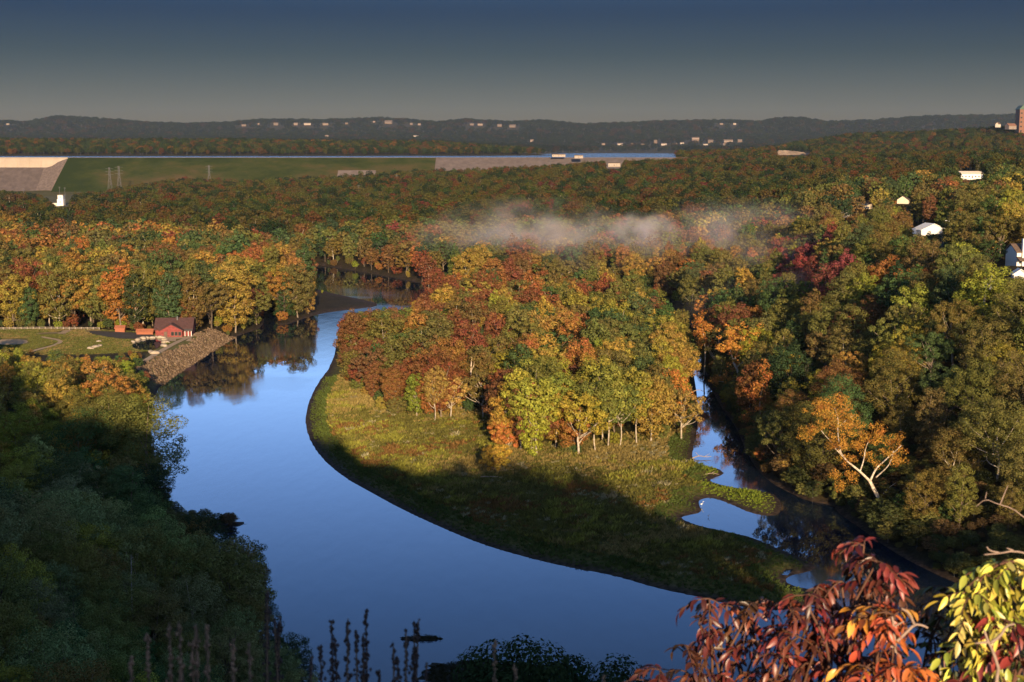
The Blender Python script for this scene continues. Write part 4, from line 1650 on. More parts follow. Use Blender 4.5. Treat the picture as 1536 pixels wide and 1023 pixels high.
def bird(px, py, mat, hgt, label, name, cat):
    x, y = at_z(px, py)
    mb = MB()
    k = hgt
    mb.tube(smooth_line([(-.30 * k, 0, .42 * k), (-.12 * k, 0, .48 * k), (.10 * k, 0, .55 * k), (.16 * k, 0, .72 * k), (.10 * k, 0, .88 * k), (.17 * k, 0, .97 * k), (.34 * k, 0, .94 * k)], 2),
            [.02 * k + .13 * k * math.exp(-((i - 5) / 3.2) ** 2) + (.018 * k if i > 18 else 0) for i in range(28)], 8)
    for s in (-1, 1):
        mb.tube([(-.05 * k, .04 * k * s, .40 * k), (-.02 * k, .05 * k * s, .2 * k), (-.05 * k, .05 * k * s, -.05)], .012 * k, 5)
    o = mb.build(name, mat, None, True)
    o.location = (x, y, 0)
    tag(o, label, cat)


bird(1053, 760, M_WHITE, 1.15, 'white egret standing at the edge of the meadow pool', 'egret', 'bird')
bird(1063, 776, M_DARKF, .7, 'small dark wading bird in the meadow pool', 'heron', 'bird')


# ------------------------------------------------------------------ the park on the river bank
def strip(name, pts, width, mat, lift=.07, n=2):
    P = smooth_line([Vector((*p, 0)) for p in pts], n)
    v, q = [], []
    for i, p in enumerate(P):
        d = (P[min(i + 1, len(P) - 1)] - P[max(i - 1, 0)]).normalized()
        s = Vector((-d.y, d.x, 0)) * width * .5
        for a in (p + s, p - s):
            v.append((a.x, a.y, gz(a.x, a.y) + lift))
    for i in range(len(P) - 1):
        q.append((2 * i, 2 * i + 1, 2 * i + 3, 2 * i + 2))
    return tag(link(name, mesh_np(name, v, q, [mat])), kind='structure')


def sheet(name, pxpoly, z, mat, lift, kind='structure'):
    P = chaikin(pxl(pxpoly, z), 2)
    me = bpy.data.meshes.new(name)
    me.from_pydata([(x, y, gz(x, y) + lift) for x, y in P], [], [tuple(range(len(P)))])
    me.materials.append(mat)
    me.update()
    return tag(link(name, me), kind=kind)


M_PATH = plain('gravel_path', (.40, .28, .17), .95, .2, 1.0)
M_ASPH = plain('asphalt', (.055, .048, .046), .95, .25, .6)
M_RED = plain('red_siding', (.21, .044, .038), .8, .35, 1.2)
M_ORANGE = plain('orange_boards', (.30, .10, .05), .8, .2, 2.0)
M_ROOF = plain('grey_shingle', (.085, .068, .062), .9, .25, 2.5)
M_ROOF_M = plain('maroon_shingle', (.075, .036, .032), .9, .3, 1.5)
M_GLASS = plain('dark_window', (.02, .025, .025), .15, .2, 1.0, .6)
M_CREAM = plain('cream_wall', (.62, .52, .40), .8, .12, 2.0)
M_STONE = plain('pale_stone', (.46, .38, .29), .9, .3, 1.5)
M_CONC = plain('concrete', (.34, .27, .205), .9, .14, .05)
M_BRICK = plain('red_brick', (.20, .095, .06), .9, .2, 1.0)
M_GREENR = plain('green_copper', (.07, .11, .075), .7, .2, 1.0)
M_STEEL = plain('grey_steel', (.075, .07, .068), .6, .1, 1.0, .5)
M_TAN = plain('tan_wall', (.22, .165, .13), .8, .1, 1.0)
M_PALE = plain('pale_wall', (.40, .33, .26), .8, .1, 1.0)
M_BEIGE = plain('beige_wall', (.34, .27, .21), .8, .1, 1.0)
M_BROWNR = plain('brown_shingle', (.13, .085, .06), .9, .25, 2.0)

z0 = 3.9
strip('path', pxl([(93, 500), (60, 500), (52, 502), (66, 507), (88, 510), (92, 513), (82, 519), (58, 524), (40, 529)], z0), 1.7, M_PATH)
strip('path', pxl([(298, 499), (284, 505), (270, 511), (256, 518), (240, 527), (216, 542)], z0), 2.2, M_PATH, .09)
strip('path', pxl([(-60, 496), (20, 495), (90, 496), (150, 496)], z0), 2.0, M_PATH, .11)
strip('path', pxl([(104, 495), (96, 500), (92, 502)], z0), 3.0, M_PATH, .13)
sheet('parking_lot', [(124, 497), (160, 497), (232, 500), (230, 508), (180, 508), (140, 502)], z0, M_ASPH, .10)
sheet('gravel_yard', [(-20, 510), (36, 509), (44, 514), (30, 517), (-20, 516)], z0, M_PATH, .08)
pond = sheet('pond', [(196, 514), (212, 508), (238, 507), (246, 513), (236, 524), (214, 527), (200, 522)], z0, M_WATER, .09)
sheet('patio', [(236, 505), (292, 505), (288, 511), (246, 512)], z0, M_PATH, .08)

rngb = np.random.default_rng(91)
spots = [(200, 513, 'long pale boulder at the pond end nearest the lawn'), (207, 510, None), (214, 508, None), (221, 507, None), (228, 507, None), (235, 506, None),
         (242, 507, None), (247, 510, None), (249, 514, None), (246, 519, None), (226, 528, None), (232, 530, 'flat pale boulder on the pond shore nearest the river'),
         (150, 519, None), (143, 521, None), (136, 523, None), (148, 513, None)]
rockmesh = []
for j in range(4):
    v, t = blob(np.random.default_rng(95 + j), 1.0, .8, .55, 2, .3)
    rockmesh.append(mesh_np('boulder', v, None, [M_ROCK], tris=t))
for j, (px, py, lab) in enumerate(spots):
    x, y = at_z(px, py, z0)
    o = link('boulder', rockmesh[j % 4], None, (x, y, gz(x, y) + .25))
    s = rngb.uniform(.8, 1.5)
    o.scale = (s * 1.25, s, s)
    o.rotation_euler = (0, 0, rngb.uniform(0, 6))
    if px < 160:
        lab = '%s pale boulder in the cluster on the lawn away from the pond' % ['first', 'second', 'third', 'topmost'][j - 12]
    tag(o, lab or ('pale boulder of the pond rim, %s from the lawn end' % ORD[j]), 'boulder', 'boulders round the park')


def gable_house(name, label, x, y, z, L, W, hw, hr, wallm, roofm, rz=0, group=None, chimney=False, windows=3, cat='house', over=.5, win=True, door=True):
    """walls, gable roof along local x, windows and door on the side that faces the viewer"""
    r = empty(name, (x, y, z), rz)
    tag(r, label, cat, group)
    mb = MB()
    mb.prism([(-W / 2, -1), (W / 2, -1), (W / 2, hw), (0, hw + hr), (-W / 2, hw)], 'x', -L / 2, L / 2)
    mb.build('wall', wallm, r)
    t = .22
    k = over * hr / (W / 2)
    mb = MB()
    mb.prism([(-W / 2 - over, hw - k), (0, hw + hr), (W / 2 + over, hw - k), (W / 2 + over, hw - k + t), (0, hw + hr + t), (-W / 2 - over, hw - k + t)], 'x', -L / 2 - over, L / 2 + over)
    rf = mb.build('roof', roofm, r)
    rf.location.z = .01
    if win:
        for i in range(windows):
            cx = -L / 2 + L * (i + .5) / windows
            if door and i == windows // 2:
                MB().box(cx - .5, cx + .5, -W / 2 - .06, -W / 2 - .003, .05, 2.1).build('door', M_BROWNR, r)
                continue
            f = MB().box(cx - .75, cx + .75, -W / 2 - .05, -W / 2 - .003, .9, 2.2).build('window', M_WHITE, r)
            MB().box(cx - .62, cx + .62, -W / 2 - .09, -W / 2 - .052, 1.02, 2.08).build('pane', M_GLASS, f)
    if chimney:
        MB().box(-L * .42, -L * .42 + 1.1, .2, 1.3, hw, hw + hr + 1.6).build('chimney', wallm, rf)
    return r


# red park building: wide roof, red gabled front wing, open porch
px0, px1 = 237, 291
bx, by = at_z(264, 501, z0)
bz = gz(bx, by)
rb = empty('park_building', (bx, by, bz), .10)
tag(rb, 'red gabled park building with a wide dark grey roof beside the rock embankment', 'building')
MB().prism([(-4.5, -1), (4.5, -1), (4.5, 2.9), (0, 6.0), (-4.5, 2.9)], 'x', -6.8, 6.4).build('wall', M_RED, rb)
MB().prism([(-5.3, 2.35), (0, 6.05), (5.3, 2.35), (5.3, 2.62), (0, 6.33), (-5.3, 2.62)], 'x', -7.3, 7.0).build('roof', M_ROOF_M, rb)
MB().prism([(-4.6, -1), (3.4, -1), (3.4, 2.45), (-.6, 4.6), (-4.6, 2.45)], 'y', -7.6, -4.52).build('front_wing', M_RED, rb)
MB().prism([(-5.1, 2.2), (-.6, 4.62), (3.9, 2.2), (3.9, 2.45), (-.6, 4.9), (-5.1, 2.45)], 'y', -8.0, -2.6).build('wing_roof', M_ROOF_M, rb)
for cx in (-.1, 1.2, 2.5):
    f = MB().box(cx - .55, cx + .55, -7.68, -7.61, .5, 1.95).build('window', M_BROWNR, rb)
    MB().box(cx - .46, cx + .46, -7.74, -7.69, .6, 1.85).build('pane', M_GLASS, f)
MB().box(-3.2, -2.0, -7.68, -7.61, .05, 2.05).build('door', M_BROWNR, rb)
for cx in (4.2, 5.4, 6.5):
    MB().box(cx - .1, cx + .1, -6.2, -6.0, -.5, 2.3).build('porch_post', M_WHITE, rb)
MB().prism([(-6.6, 2.05), (-4.6, 2.75), (-4.6, 2.9), (-6.6, 2.2)], 'x', 3.95, 7.0).build('porch_roof', M_ROOF, rb)
MB().box(.6, 1.1, -1.2, -.7, 5.2, 6.9).build('roof_vent', M_STEEL, rb)

for (px, py, L, W, hw, hr, lab) in ((181, 497, 3.6, 2.6, 1.5, .8, 'small orange wooden shed behind the parking lot, nearest the lawn'),
                                    (218, 501, 6.0, 2.2, 1.1, .8, 'long low orange wooden shed beside the red park building')):
    x, y = at_z(px, py, z0)
    gable_house('shed', lab, x, y, gz(x, y), L, W, hw, hr, M_ORANGE, M_ORANGE, .05, None, False, 2, 'shed', .25, False)

# pale rail fence along the back of the lawn
fr = empty('rail_fence', (0, 0, 0))
tag(fr, 'low pale rail fence along the back edge of the park lawn', 'fence')
fp = [at_z(px, 494.4, z0) for px in range(-40, 150, 9)]
mb = MB()
for zz_ in (.45, .9):
    mb.tube([(x, y, gz(x, y) + zz_) for x, y in fp], .06, 5)
mb.build('rail', M_STONE, fr)
for x, y in fp:
    g = gz(x, y)
    MB().box(x - .07, x + .07, y - .07, y + .07, g - .3, g + 1.1).build('post', M_STONE, fr)

# ------------------------------------------------------------------ the dam
YD = 2250.0


def dx(px, d=YD):
    return (px - 768) / F * d


cd = empty('concrete_dam', (dx(60), YD, 0))
tag(cd, 'long concrete dam wall, paler along its top, at the end of the valley', 'dam')
ox = dx(60)
xl, xr = dx(-420) - ox, dx(108) - ox
M_DAMFACE = plain('dark_face', (.085, .064, .058), .95, .3, .12)  # lower face coloured darker than the wall above it
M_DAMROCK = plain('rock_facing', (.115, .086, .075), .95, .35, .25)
ct = 60.7
# pale upper wall, thinning where it meets the rock abutment
prof = [(xl, ct - 16.5), (dx(76) - ox, ct - 16.5), (dx(84) - ox, ct - 14), (dx(93) - ox, ct - 7.5), (dx(101) - ox, ct - 4), (xr, ct - 1.4), (xr, ct), (xl, ct)]
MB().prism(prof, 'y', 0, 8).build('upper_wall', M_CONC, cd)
for px in range(-400, 100, 18):
    X = dx(px) - ox
    MB().box(X - .45, X + .45, -.55, -.01, ct - 16.3 if px < 76 else ct - 6, ct - 1.2).build('pier', M_CONC, cd)
MB().box(xl, xr, -1.1, -.02, ct - 1.1, ct + .15).build('parapet', M_CONC, cd)
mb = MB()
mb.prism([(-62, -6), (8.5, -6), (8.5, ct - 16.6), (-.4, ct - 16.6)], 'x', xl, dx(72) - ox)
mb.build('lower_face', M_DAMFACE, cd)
v = []
# rock-faced abutment between the wall and the grass slope
X0, X1 = dx(72) - ox, dx(108) - ox
steps = 14
V, Q = [], []
for i in range(steps + 1):
    t = i / steps
    X = X0 + (X1 - X0) * t
    px = 72 + (108 - 72) * t
    top = float(np.interp(px, [72, 76, 84, 93, 101, 108], [ct - 16.6, ct - 16.6, ct - 14.1, ct - 7.6, ct - 4.1, ct - 1.5]))
    fl = 4 * t
    V += [(X, -.05, top), (X + fl, -62, -6)]
for i in range(steps):
    Q.append((2 * i, 2 * i + 1, 2 * i + 3, 2 * i + 2))
b0 = len(V)
V += [(X1, 8, ct - 1.5), (X1 + 8, 8, -6)]
Q.append((2 * steps, 2 * steps + 1, b0 + 1, b0))
link('rock_abutment', mesh_np('rock_abutment', V, Q, [M_DAMROCK]), cd)

def dam_grass_mat():
    m, nt, out = new_mat('dam_grass')
    g = N(nt, 'ShaderNodeNewGeometry')
    n1 = N(nt, 'ShaderNodeTexNoise', ins={'Scale': .006, 'Detail': 7.0, 'Roughness': .68})
    mp = N(nt, 'ShaderNodeMapping')
    mp.inputs['Scale'].default_value = (1, 1, 3)
    nt.links.new(g.outputs['Position'], mp.inputs['Vector'])
    nt.links.new(mp.outputs['Vector'], n1.inputs['Vector'])
    r = ramp(nt, [(.40, (.022, .032, .010)), (.48, (.036, .044, .013)), (.54, (.056, .050, .019)), (.62, (.082, .056, .028))])
    nt.links.new(n1.outputs['Fac'], r.inputs['Fac'])
    d = N(nt, 'ShaderNodeBsdfDiffuse')
    nt.links.new(r.outputs['Color'], d.inputs['Color'])
    nt.links.new(d.outputs['BSDF'], out.inputs['Surface'])
    return m


M_DAMGRASS = dam_grass_mat()
M_RIPSTRIP = plain('riprap_strip', (.115, .088, .078), .95, .25, .1)
ed = empty('earth_embankment', (dx(380), YD, 0))
tag(ed, 'long green grass-covered earth embankment running from the concrete dam', 'embankment')
ox = dx(380)
X0, X1, X2 = dx(108.6) - ox, dx(655) - ox, dx(1030) - ox
xs = np.linspace(X0, X1, 60)
V, Q = [], []
for i, X in enumerate(xs):
    for j, t in enumerate(np.linspace(0, 1, 7)):
        yy = -t * 130
        zz_ = ct - .4 - t * 64
        w = vnoise(np.array([X]), np.array([yy]), 60, 21)[0] * 2.0 * t
        V.append((X + (6 * t if i == 0 else 0), yy, zz_ + w))
for i in range(len(xs) - 1):
    for j in range(6):
        a = i * 7 + j
        Q.append((a, a + 1, a + 8, a + 7))
link('grass_slope', mesh_np('grass_slope', V, Q, [M_DAMGRASS], smooth=True), ed)
MB().prism([(-45, ct - 24), (9, ct - 24), (9, ct - .5), (-.2, ct - .5)], 'x', X1 - 2, X2).build('riprap_slope', M_RIPSTRIP, ed)
MB().box(X0, X2, -.4, 9.2, ct - .45, ct + .1).build('crest_road', M_RIPSTRIP, ed)
X3, X4 = dx(515) - ox, dx(570) - ox
MB().prism([(-78, ct - 42), (-46, ct - 26), (-46, ct - 20.5), (-50, ct - 20.5)], 'x', X3, X4).build('bench', M_RIPSTRIP, ed)

# visitor buildings at the end of the dam
for (px, py, d, L, hh, lab) in ((838, 234.5, 2236, 22, 3.0, 'long pale low building on the dam crest near the lake cove'),
                                (868, 236.5, 2215, 14, 3.4, 'pale block building at the wooded end of the dam crest'),
                                (921, 249, 1900, 17, 4.0, 'white flat building in the wood below the lake cove')):
    p = at_d(px, py, d)
    gable_house('visitor_building', lab, p.x, p.y, p.z, L, 8, hh, .9, M_BEIGE, M_BROWNR, 0, None, False, 5, 'building', .4)

# white tower house at the foot of the dam
p = at_d(92, 308, 1750)
g = gz(p.x, p.y)
tw = empty('pump_tower', (p.x, p.y, g))
tag(tw, 'bright white square tower with a low wing below the concrete dam', 'tower')
h = at_d(92, 293, 1750).z - g
MB().box(-4, 4, -4, 4, -1, h * .62).build('wall', M_WHITE, tw)
MB().box(-3.2, 3.2, -3.2, 3.2, h * .62 + .003, h).build('upper_storey', M_WHITE, tw)
MB().box(-3.5, 3.5, -3.5, 3.5, h + .003, h + .5).build('roof', M_CREAM, tw)
MB().box(-16, -4.01, -3, 3, -1, h * .25).build('wing', M_CREAM, tw)
for zc in (.3, .78):
    MB().box(-.6, .6, -4.07 if zc < .6 else -3.27, -4.0 if zc < .6 else -3.2, h * zc, h * zc + 1.6).build('window', M_GLASS, tw)


# ------------------------------------------------------------------ pylons and poles
def pylon(px, ybase, ytop, d, label):
    B, T = at_d(px, ybase, d), at_d(px, ytop, d)
    g = gz(B.x, B.y)
    H = T.z - g
    r = empty('transmission_tower', (B.x, B.y, g))
    tag(r, label, 'power pylon', 'power pylons before the dam')
    w = H * .09
    mb = MB()
    for sx in (-1, 1):
        for sy in (-1, 1):
            mb.tube([(sx * w, sy * w, -.5), (sx * w * .35, sy * w * .35, H * .6), (sx * w * .2, sy * w * .2, H)], .22, 4)
    for k in range(8):
        z1, z2 = H * k / 8, H * (k + 1) / 8
        w1 = w * (1 - .65 * min(z1 / (.6 * H), 1))
        w2 = w * (1 - .65 * min(z2 / (.6 * H), 1))
        for sy in (-1, 1):
            s = 1 if k % 2 else -1
            mb.tube([(s * w1, sy * w1, z1), (-s * w2, sy * w2, z2)], .14, 4)
    mb.build('lattice', M_STEEL, r)
    for z in (.72, .84, .95):
        MB().tube([(-w * 1.7, 0, H * z), (0, 0, H * (z + .015)), (w * 1.7, 0, H * z)], .2, 4).build('cross_arm', M_STEEL, r)


for (px, yb, yt, d, lab) in ((165, 278, 251, 2080, 'lattice power pylon on the grass slope nearest the dam wall'), (179, 276, 249, 2070, 'taller lattice pylon of the pair on the grass slope'),
                             (314, 272, 248, 2060, 'single lattice pylon where the grass slope meets the wood')):
    pylon(px, yb, yt, d, lab)


def pole(px, ytop, d, label, arms=True, name='utility_pole', cat='utility pole'):
    T = at_d(px, ytop, d)
    g = gz(T.x, T.y)
    H = T.z - g
    r = empty(name, (T.x, T.y, g))
    tag(r, label, cat, 'poles above the valley wood')
    MB().tube([(0, 0, -.5), (0, 0, H)], [.34, .24], 6).build('pole', M_STEEL, r)
    if arms:
        for z in (.5, 1.8):
            MB().tube([(-1.6, 0, H - z), (1.6, 0, H - z)], .16, 4).build('cross_arm', M_STEEL, r)


for (px, yt, d, lab) in ((89, 280, 1850, 'thin pole behind the white tower, nearer the dam'), (97, 281, 1840, 'thin pole behind the white tower, farther from the dam'),
                         (35, 283, 1900, 'thin pole in front of the dam wall'), (298, 290, 1500, 'pole above the valley wood, nearest the dam'), (358, 287, 1450, 'thick pole above the valley wood, second from the dam'),
                         (385, 292, 1450, 'pole above the valley wood, third from the dam'), (538, 278, 1500, 'pole in the wood gap below the riprap strip, nearest the dam'),
                         (595, 262, 1700, 'tall pole in the wood below the riprap strip'), (764, 246, 1900, 'pole standing before the pale riprap strip'),
                         (826, 241, 1900, 'pole standing just before the long pale crest building')):
    pole(px, yt, d, lab)

# ------------------------------------------------------------------ houses
# near hillside
def hill_house(name, label, px, py, d, **kw):
    p = at_d(px, py, d)
    g = gz(p.x, p.y)
    r = gable_house(name, label, p.x, p.y, max(p.z, g), **kw)
    if p.z > g + .5:
        MB().box(-kw['L'] / 2, kw['L'] / 2, -kw['W'] / 2, kw['W'] / 2, g - max(p.z, g) - 1, -1.003).build('foundation', kw['wallm'], r)
    return r


hill_house('house', 'white gabled house with pale chimney half hidden by the hillside trees', 1394, 352, 600, L=8, W=12, hw=2.4, hr=2.6, wallm=M_WHITE, roofm=M_WHITE, rz=1.75, chimney=False, windows=4)
p = at_d(1371, 349, 596)
c = MB().box(-.8, .8, -.8, .8, -6, 1.6)
c.box(-.5, .5, -.5, .5, 1.601, 2.1)
o = c.build('chimney_stack', M_WHITE)
o.location = (p.x, p.y, p.z)
tag(o, 'pale square chimney stack standing beside the white gabled house', 'chimney')
hh = hill_house('house', 'tall white house with brown roofs and big white chimney at the frame edge', 1534, 416, 402, L=8, W=7, hw=4.6, hr=2.0, wallm=M_WHITE, roofm=M_BROWNR, rz=.12, windows=3)
MB().box(-2.7, -1.1, -4.3, -3.53, -1, 8.5).build('chimney', M_WHITE, hh)
MB().prism([(-5.6, 2.0), (-3.53, 2.9), (-3.53, 3.1), (-5.6, 2.2)], 'x', -4.2, 4.2).build('porch_roof', M_BROWNR, hh)
MB().box(-4.4, -1.2, -5.8, -5.7, -.9, .2).build('deck_rail', M_WHITE, hh)
hill_house('house', 'small white house corner with a grey roof under the chimney house', 1486, 433, 345, L=4, W=4, hw=1.6, hr=.9, wallm=M_WHITE, roofm=M_ROOF, rz=.5, windows=2)
hill_house('house', 'white cottage gable below the chimney house at the frame edge', 1528, 430, 365, L=3.4, W=3.4, hw=1.6, hr=1.2, wallm=M_WHITE, roofm=M_WHITE, rz=1.4, windows=1, win=False)
hill_house('house', 'white house with orange sunlit gable peeping from the valley-side trees', 1355, 306, 850, L=9, W=7, hw=2.0, hr=2.4, wallm=M_CREAM, roofm=M_ROOF, rz=1.2, windows=2)
hill_house('house', 'small dark-roofed house with pale wall among trees up the slope', 1300, 314, 800, L=4.4, W=5, hw=3.0, hr=1.6, wallm=M_CREAM, roofm=M_BROWNR, rz=.9, windows=1)
hill_house('house', 'tiny white house wall between dark trees, lowest on the slope', 1268, 325, 760, L=3, W=4, hw=2.6, hr=1.2, wallm=M_WHITE, roofm=M_CREAM, rz=.9, windows=1, win=False)
hill_house('lodge', 'big white lodge of several wings among the upper trees', 1455, 267, 1250, L=22, W=10, hw=4.0, hr=2.2, wallm=M_WHITE, roofm=M_CREAM, rz=.1, windows=7)
hill_house('house', 'white bungalow just beyond the big white lodge', 1488, 256, 1400, L=9, W=7, hw=2.4, hr=1.2, wallm=M_WHITE, roofm=M_CREAM, rz=0, windows=3)
hill_house('house', 'pale house of two roofs past the big lodge towards the frame edge', 1514, 259, 1300, L=8, W=7, hw=4.5, hr=1.6, wallm=M_WHITE, roofm=M_STONE, rz=.3, windows=2)
hill_house('house', 'small pale house among trees in front of the big lodge', 1409, 262, 1300, L=5, W=5, hw=2.2, hr=1.4, wallm=M_CREAM, roofm=M_BROWNR, rz=.6, windows=1)

# street lamp by the white gabled house
p = at_d(1427, 342, 600)
lp = empty('street_lamp', (p.x, p.y, p.z - 5))
tag(lp, 'pale curved street lamp rising behind the white gabled house', 'street lamp')
MB().tube(smooth_line([(0, 0, 0), (0, 0, 7.2), (-.4, 0, 8.0), (-2.2, 0, 8.3)], 1), .09, 6).build('pole', M_WHITE, lp)
MB().box(-2.9, -2.1, -.2, .2, 8.22, 8.42).build('lamp_head', M_WHITE, lp)

# brick hotel on the right ridge
p = at_d(1540, 192, 3050)
g = gz(p.x, p.y)
ht = empty('hotel', (p.x, p.y, g))
tag(ht, 'brick hotel tower with green roof on the ridge at the frame edge', 'hotel')
zt = at_d(1540, 164, 3050).z - g
MB().box(-17, 40, 0, 26, -3, zt).build('wall', M_BRICK, ht)
MB().prism([(-19, zt), (42, zt), (34, zt + 9), (-11, zt + 9)], 'y', -1, 27).build('roof', M_GREENR, ht)
for i in range(6):
    for j in range(6):
        if zt * (.1 + .15 * j) + 3 < zt:
            MB().box(-15 + i * 9.3, -11 + i * 9.3, -.25, -.003, zt * (.1 + .15 * j), zt * (.1 + .15 * j) + 3).build('window', M_GLASS, ht)
p = at_d(1516, 192, 3040)
gable_house('hotel_wing', 'pale gabled hotel wing beside the brick tower on the ridge', p.x, p.y, p.z - 2, 20, 14, 7, 5, M_TAN, M_BRICK, .3, None, True, 6, 'building')
p = at_d(1497, 189, 3060)
gable_house('house', 'small pale gabled house next to the hotel wing on the ridge', p.x, p.y, p.z - 2, 10, 8, 6, 4, M_CREAM, M_BROWNR, .8, None, False, 2, 'house')

# pale rock cut on the mid-distance hill
rng = np.random.default_rng(33)
V, Q = [], []
for i in range(30):
    t = i / 29
    px = 1162 + 60 * t
    top = float(np.interp(t, [0, .1, .5, .9, 1], [231, 225.0, 226.5, 230, 234])) + rng.normal() * .25
    bot = float(np.interp(t, [0, 1], [235.5, 237]))
    for k in range(5):
        q = k / 4
        P = at_d(px, bot + (top - bot) * q, 2560 + 25 * q + rng.normal() * 2.0)
        V.append(tuple(P))
for i in range(29):
    for k in range(4):
        a = i * 5 + k
        Q.append((a, a + 5, a + 6, a + 1))
o = link('rock_cut', mesh_np('rock_cut', V, Q, [plain('cut_rock', (.22, .16, .115), .95, .4, .05)]))
tag(o, 'pale brown rock cut face on the wooded middle hill', 'rock face')

M_DUN = plain('dun_wall', (.13, .10, .08), .8, .1, 1.0)
MATS = {'w': (M_PALE, M_TAN), 'c': (M_TAN, M_BROWNR), 'b': (M_DUN, M_BROWNR)}
for (px, py, d, wp, hp, mk, lab) in FH:
    p = at_d(px, py, d)
    L = wp / F * d * .82
    Ht = hp / F * d * .66
    g = gz(p.x, p.y)
    z = max(p.z, g + 5 if d > 3000 else g + 2)
    wm, rm = MATS[mk]
    r = gable_house('house', lab, p.x, p.y, z, L, L * .6, Ht * .62, Ht * .5, wm, rm, RNG.uniform(-.25, .25), 'houses on the far hills', False, 3, 'house', L * .03, False)
    MB().box(-L * .5, L * .5, -L * .3, L * .3, g - z - 3, -1.003).build('foundation', M_BROWNR, r)

# ------------------------------------------------------------------ sumac in front of the viewpoint
def leaflet(rng, L, W, droop):
    """one lance-shaped folded leaflet along +x: verts (n,3), quads"""
    t = np.array([0, .22, .5, .78, 1.0])
    w = np.array([.10, .82, 1.0, .62, .04]) * W * .5
    v = []
    for a, b in zip(t, w):
        z = -droop * a * a * L
        v += [(a * L, -b, z + b * .45), (a * L, 0, z), (a * L, b, z + b * .45)]
    q = []
    for i in range(4):
        for k in range(2):
            a = i * 3 + k
            q.append((a, a + 1, a + 4, a + 3))
    return np.array(v), np.array(q)


def frame(d, up):
    d = d / np.linalg.norm(d)
    s = np.cross(up, d)
    n = np.linalg.norm(s)
    s = s / n if n > 1e-6 else np.array([1.0, 0, 0])
    return np.stack([d, s, np.cross(d, s)], 1)


def sumac(name, label, nodes, root, colours, seed, leafL=.056, pairs=(3, 5), per=(3, 6), stemcol=(.16, .085, .06), spread=1.0):
    """nodes: picture points (px, py, distance) of the leaf heads; root: ground point the stems rise from"""
    rng = np.random.default_rng(seed)
    r = empty(name, root)
    tag(r, label, 'shrub', 'shrubs at the viewpoint edge')
    R = Vector(root)
    mb = MB()
    V, Q, Cc = [], [], []
    nv = 0
    hub = Vector((0, 0, .25))
    for (px, py, d) in nodes:
        T = at_d(px, py, d) - R
        mid = hub.lerp(T, .55) + Vector((rng.normal() * .05, rng.normal() * .05, .02))
        pl = smooth_line([Vector((rng.normal() * .05, rng.normal() * .05, -.3)), hub * .6, mid, T], 2)
        mb.tube(pl, taper(len(pl), .0065, .0028), 6)
        for _ in range(rng.integers(*per)):
            az = rng.uniform(0, 2 * PI)
            el = rng.uniform(-.5, .55)
            d0 = np.array([math.cos(az) * math.cos(el), math.sin(az) * math.cos(el), math.sin(el)])
            n = int(rng.integers(*pairs))
            Lr = leafL * (n * .62) * spread
            pts = []
            for t in np.linspace(0, 1, n + 2):
                p = np.array(T) + d0 * Lr * t + np.array([0, 0, -.55 * Lr * t * t])
                pts.append(p)
            mb.tube([Vector(p) for p in pts], taper(len(pts), .0028, .0014), 4, False)
            base = np.array(colours[rng.integers(len(colours))])
            base = base * rng.uniform(.75, 1.25)
            for k in range(1, n + 2):
                tan = pts[min(k + 1, n + 1)] - pts[k - 1]
                for s in ((-1, 1) if k <= n else (0,)):
                    M = frame(tan, np.array([0, 0, 1.0]))
                    fwd = M[:, 0] * .62 + M[:, 1] * s * .9 + np.array([0, 0, .1 - .9 * rng.random()]) + rng.normal(size=3) * .3
                    L = leafL * rng.uniform(.8, 1.2)
                    lv, lq = leaflet(rng, L, L * rng.uniform(.28, .42), rng.uniform(.1, .45))
                    M2 = frame(fwd, np.array([0, 0, 1.0]) + rng.normal(size=3) * .45)
                    V.append(lv @ M2.T + pts[k])
                    Q.append(lq + nv)
                    c = np.clip(base * rng.uniform(.8, 1.2) * (1 + rng.normal(size=3) * .06), 0, 1)
                    Cc.append(np.tile(np.append(c, 1), (len(lv), 1)))
                    nv += len(lv)
    st = mb.build('stem', M_BARK, r, True)
    st.color = (*stemcol, 1)
    me = mesh_np('foliage', np.concatenate(V), np.concatenate(Q), [M_LEAF_G], smooth=True)
    a = me.attributes.new('tint', 'FLOAT_COLOR', 'POINT')
    a.data.foreach_set('color', np.concatenate(Cc).astype(np.float32).ravel())
    link('foliage', me, r)
    return r


RED = [(.14, .022, .016), (.19, .032, .020), (.09, .018, .013), (.22, .065, .028), (.15, .040, .020)]
ORG = [(.45, .13, .02), (.52, .24, .03), (.40, .09, .03)]
DRK = [(.085, .028, .016), (.12, .045, .018), (.14, .03, .02), (.07, .035, .012)]
YEL = [(.50, .44, .06), (.42, .42, .05), (.55, .50, .12), (.30, .33, .04)]
GRN = [(.055, .075, .015), (.08, .10, .02), (.10, .09, .02)]


def groundpt(px, d):
    x = (px - 768) / F * d
    return (x, d, gz(x, d))


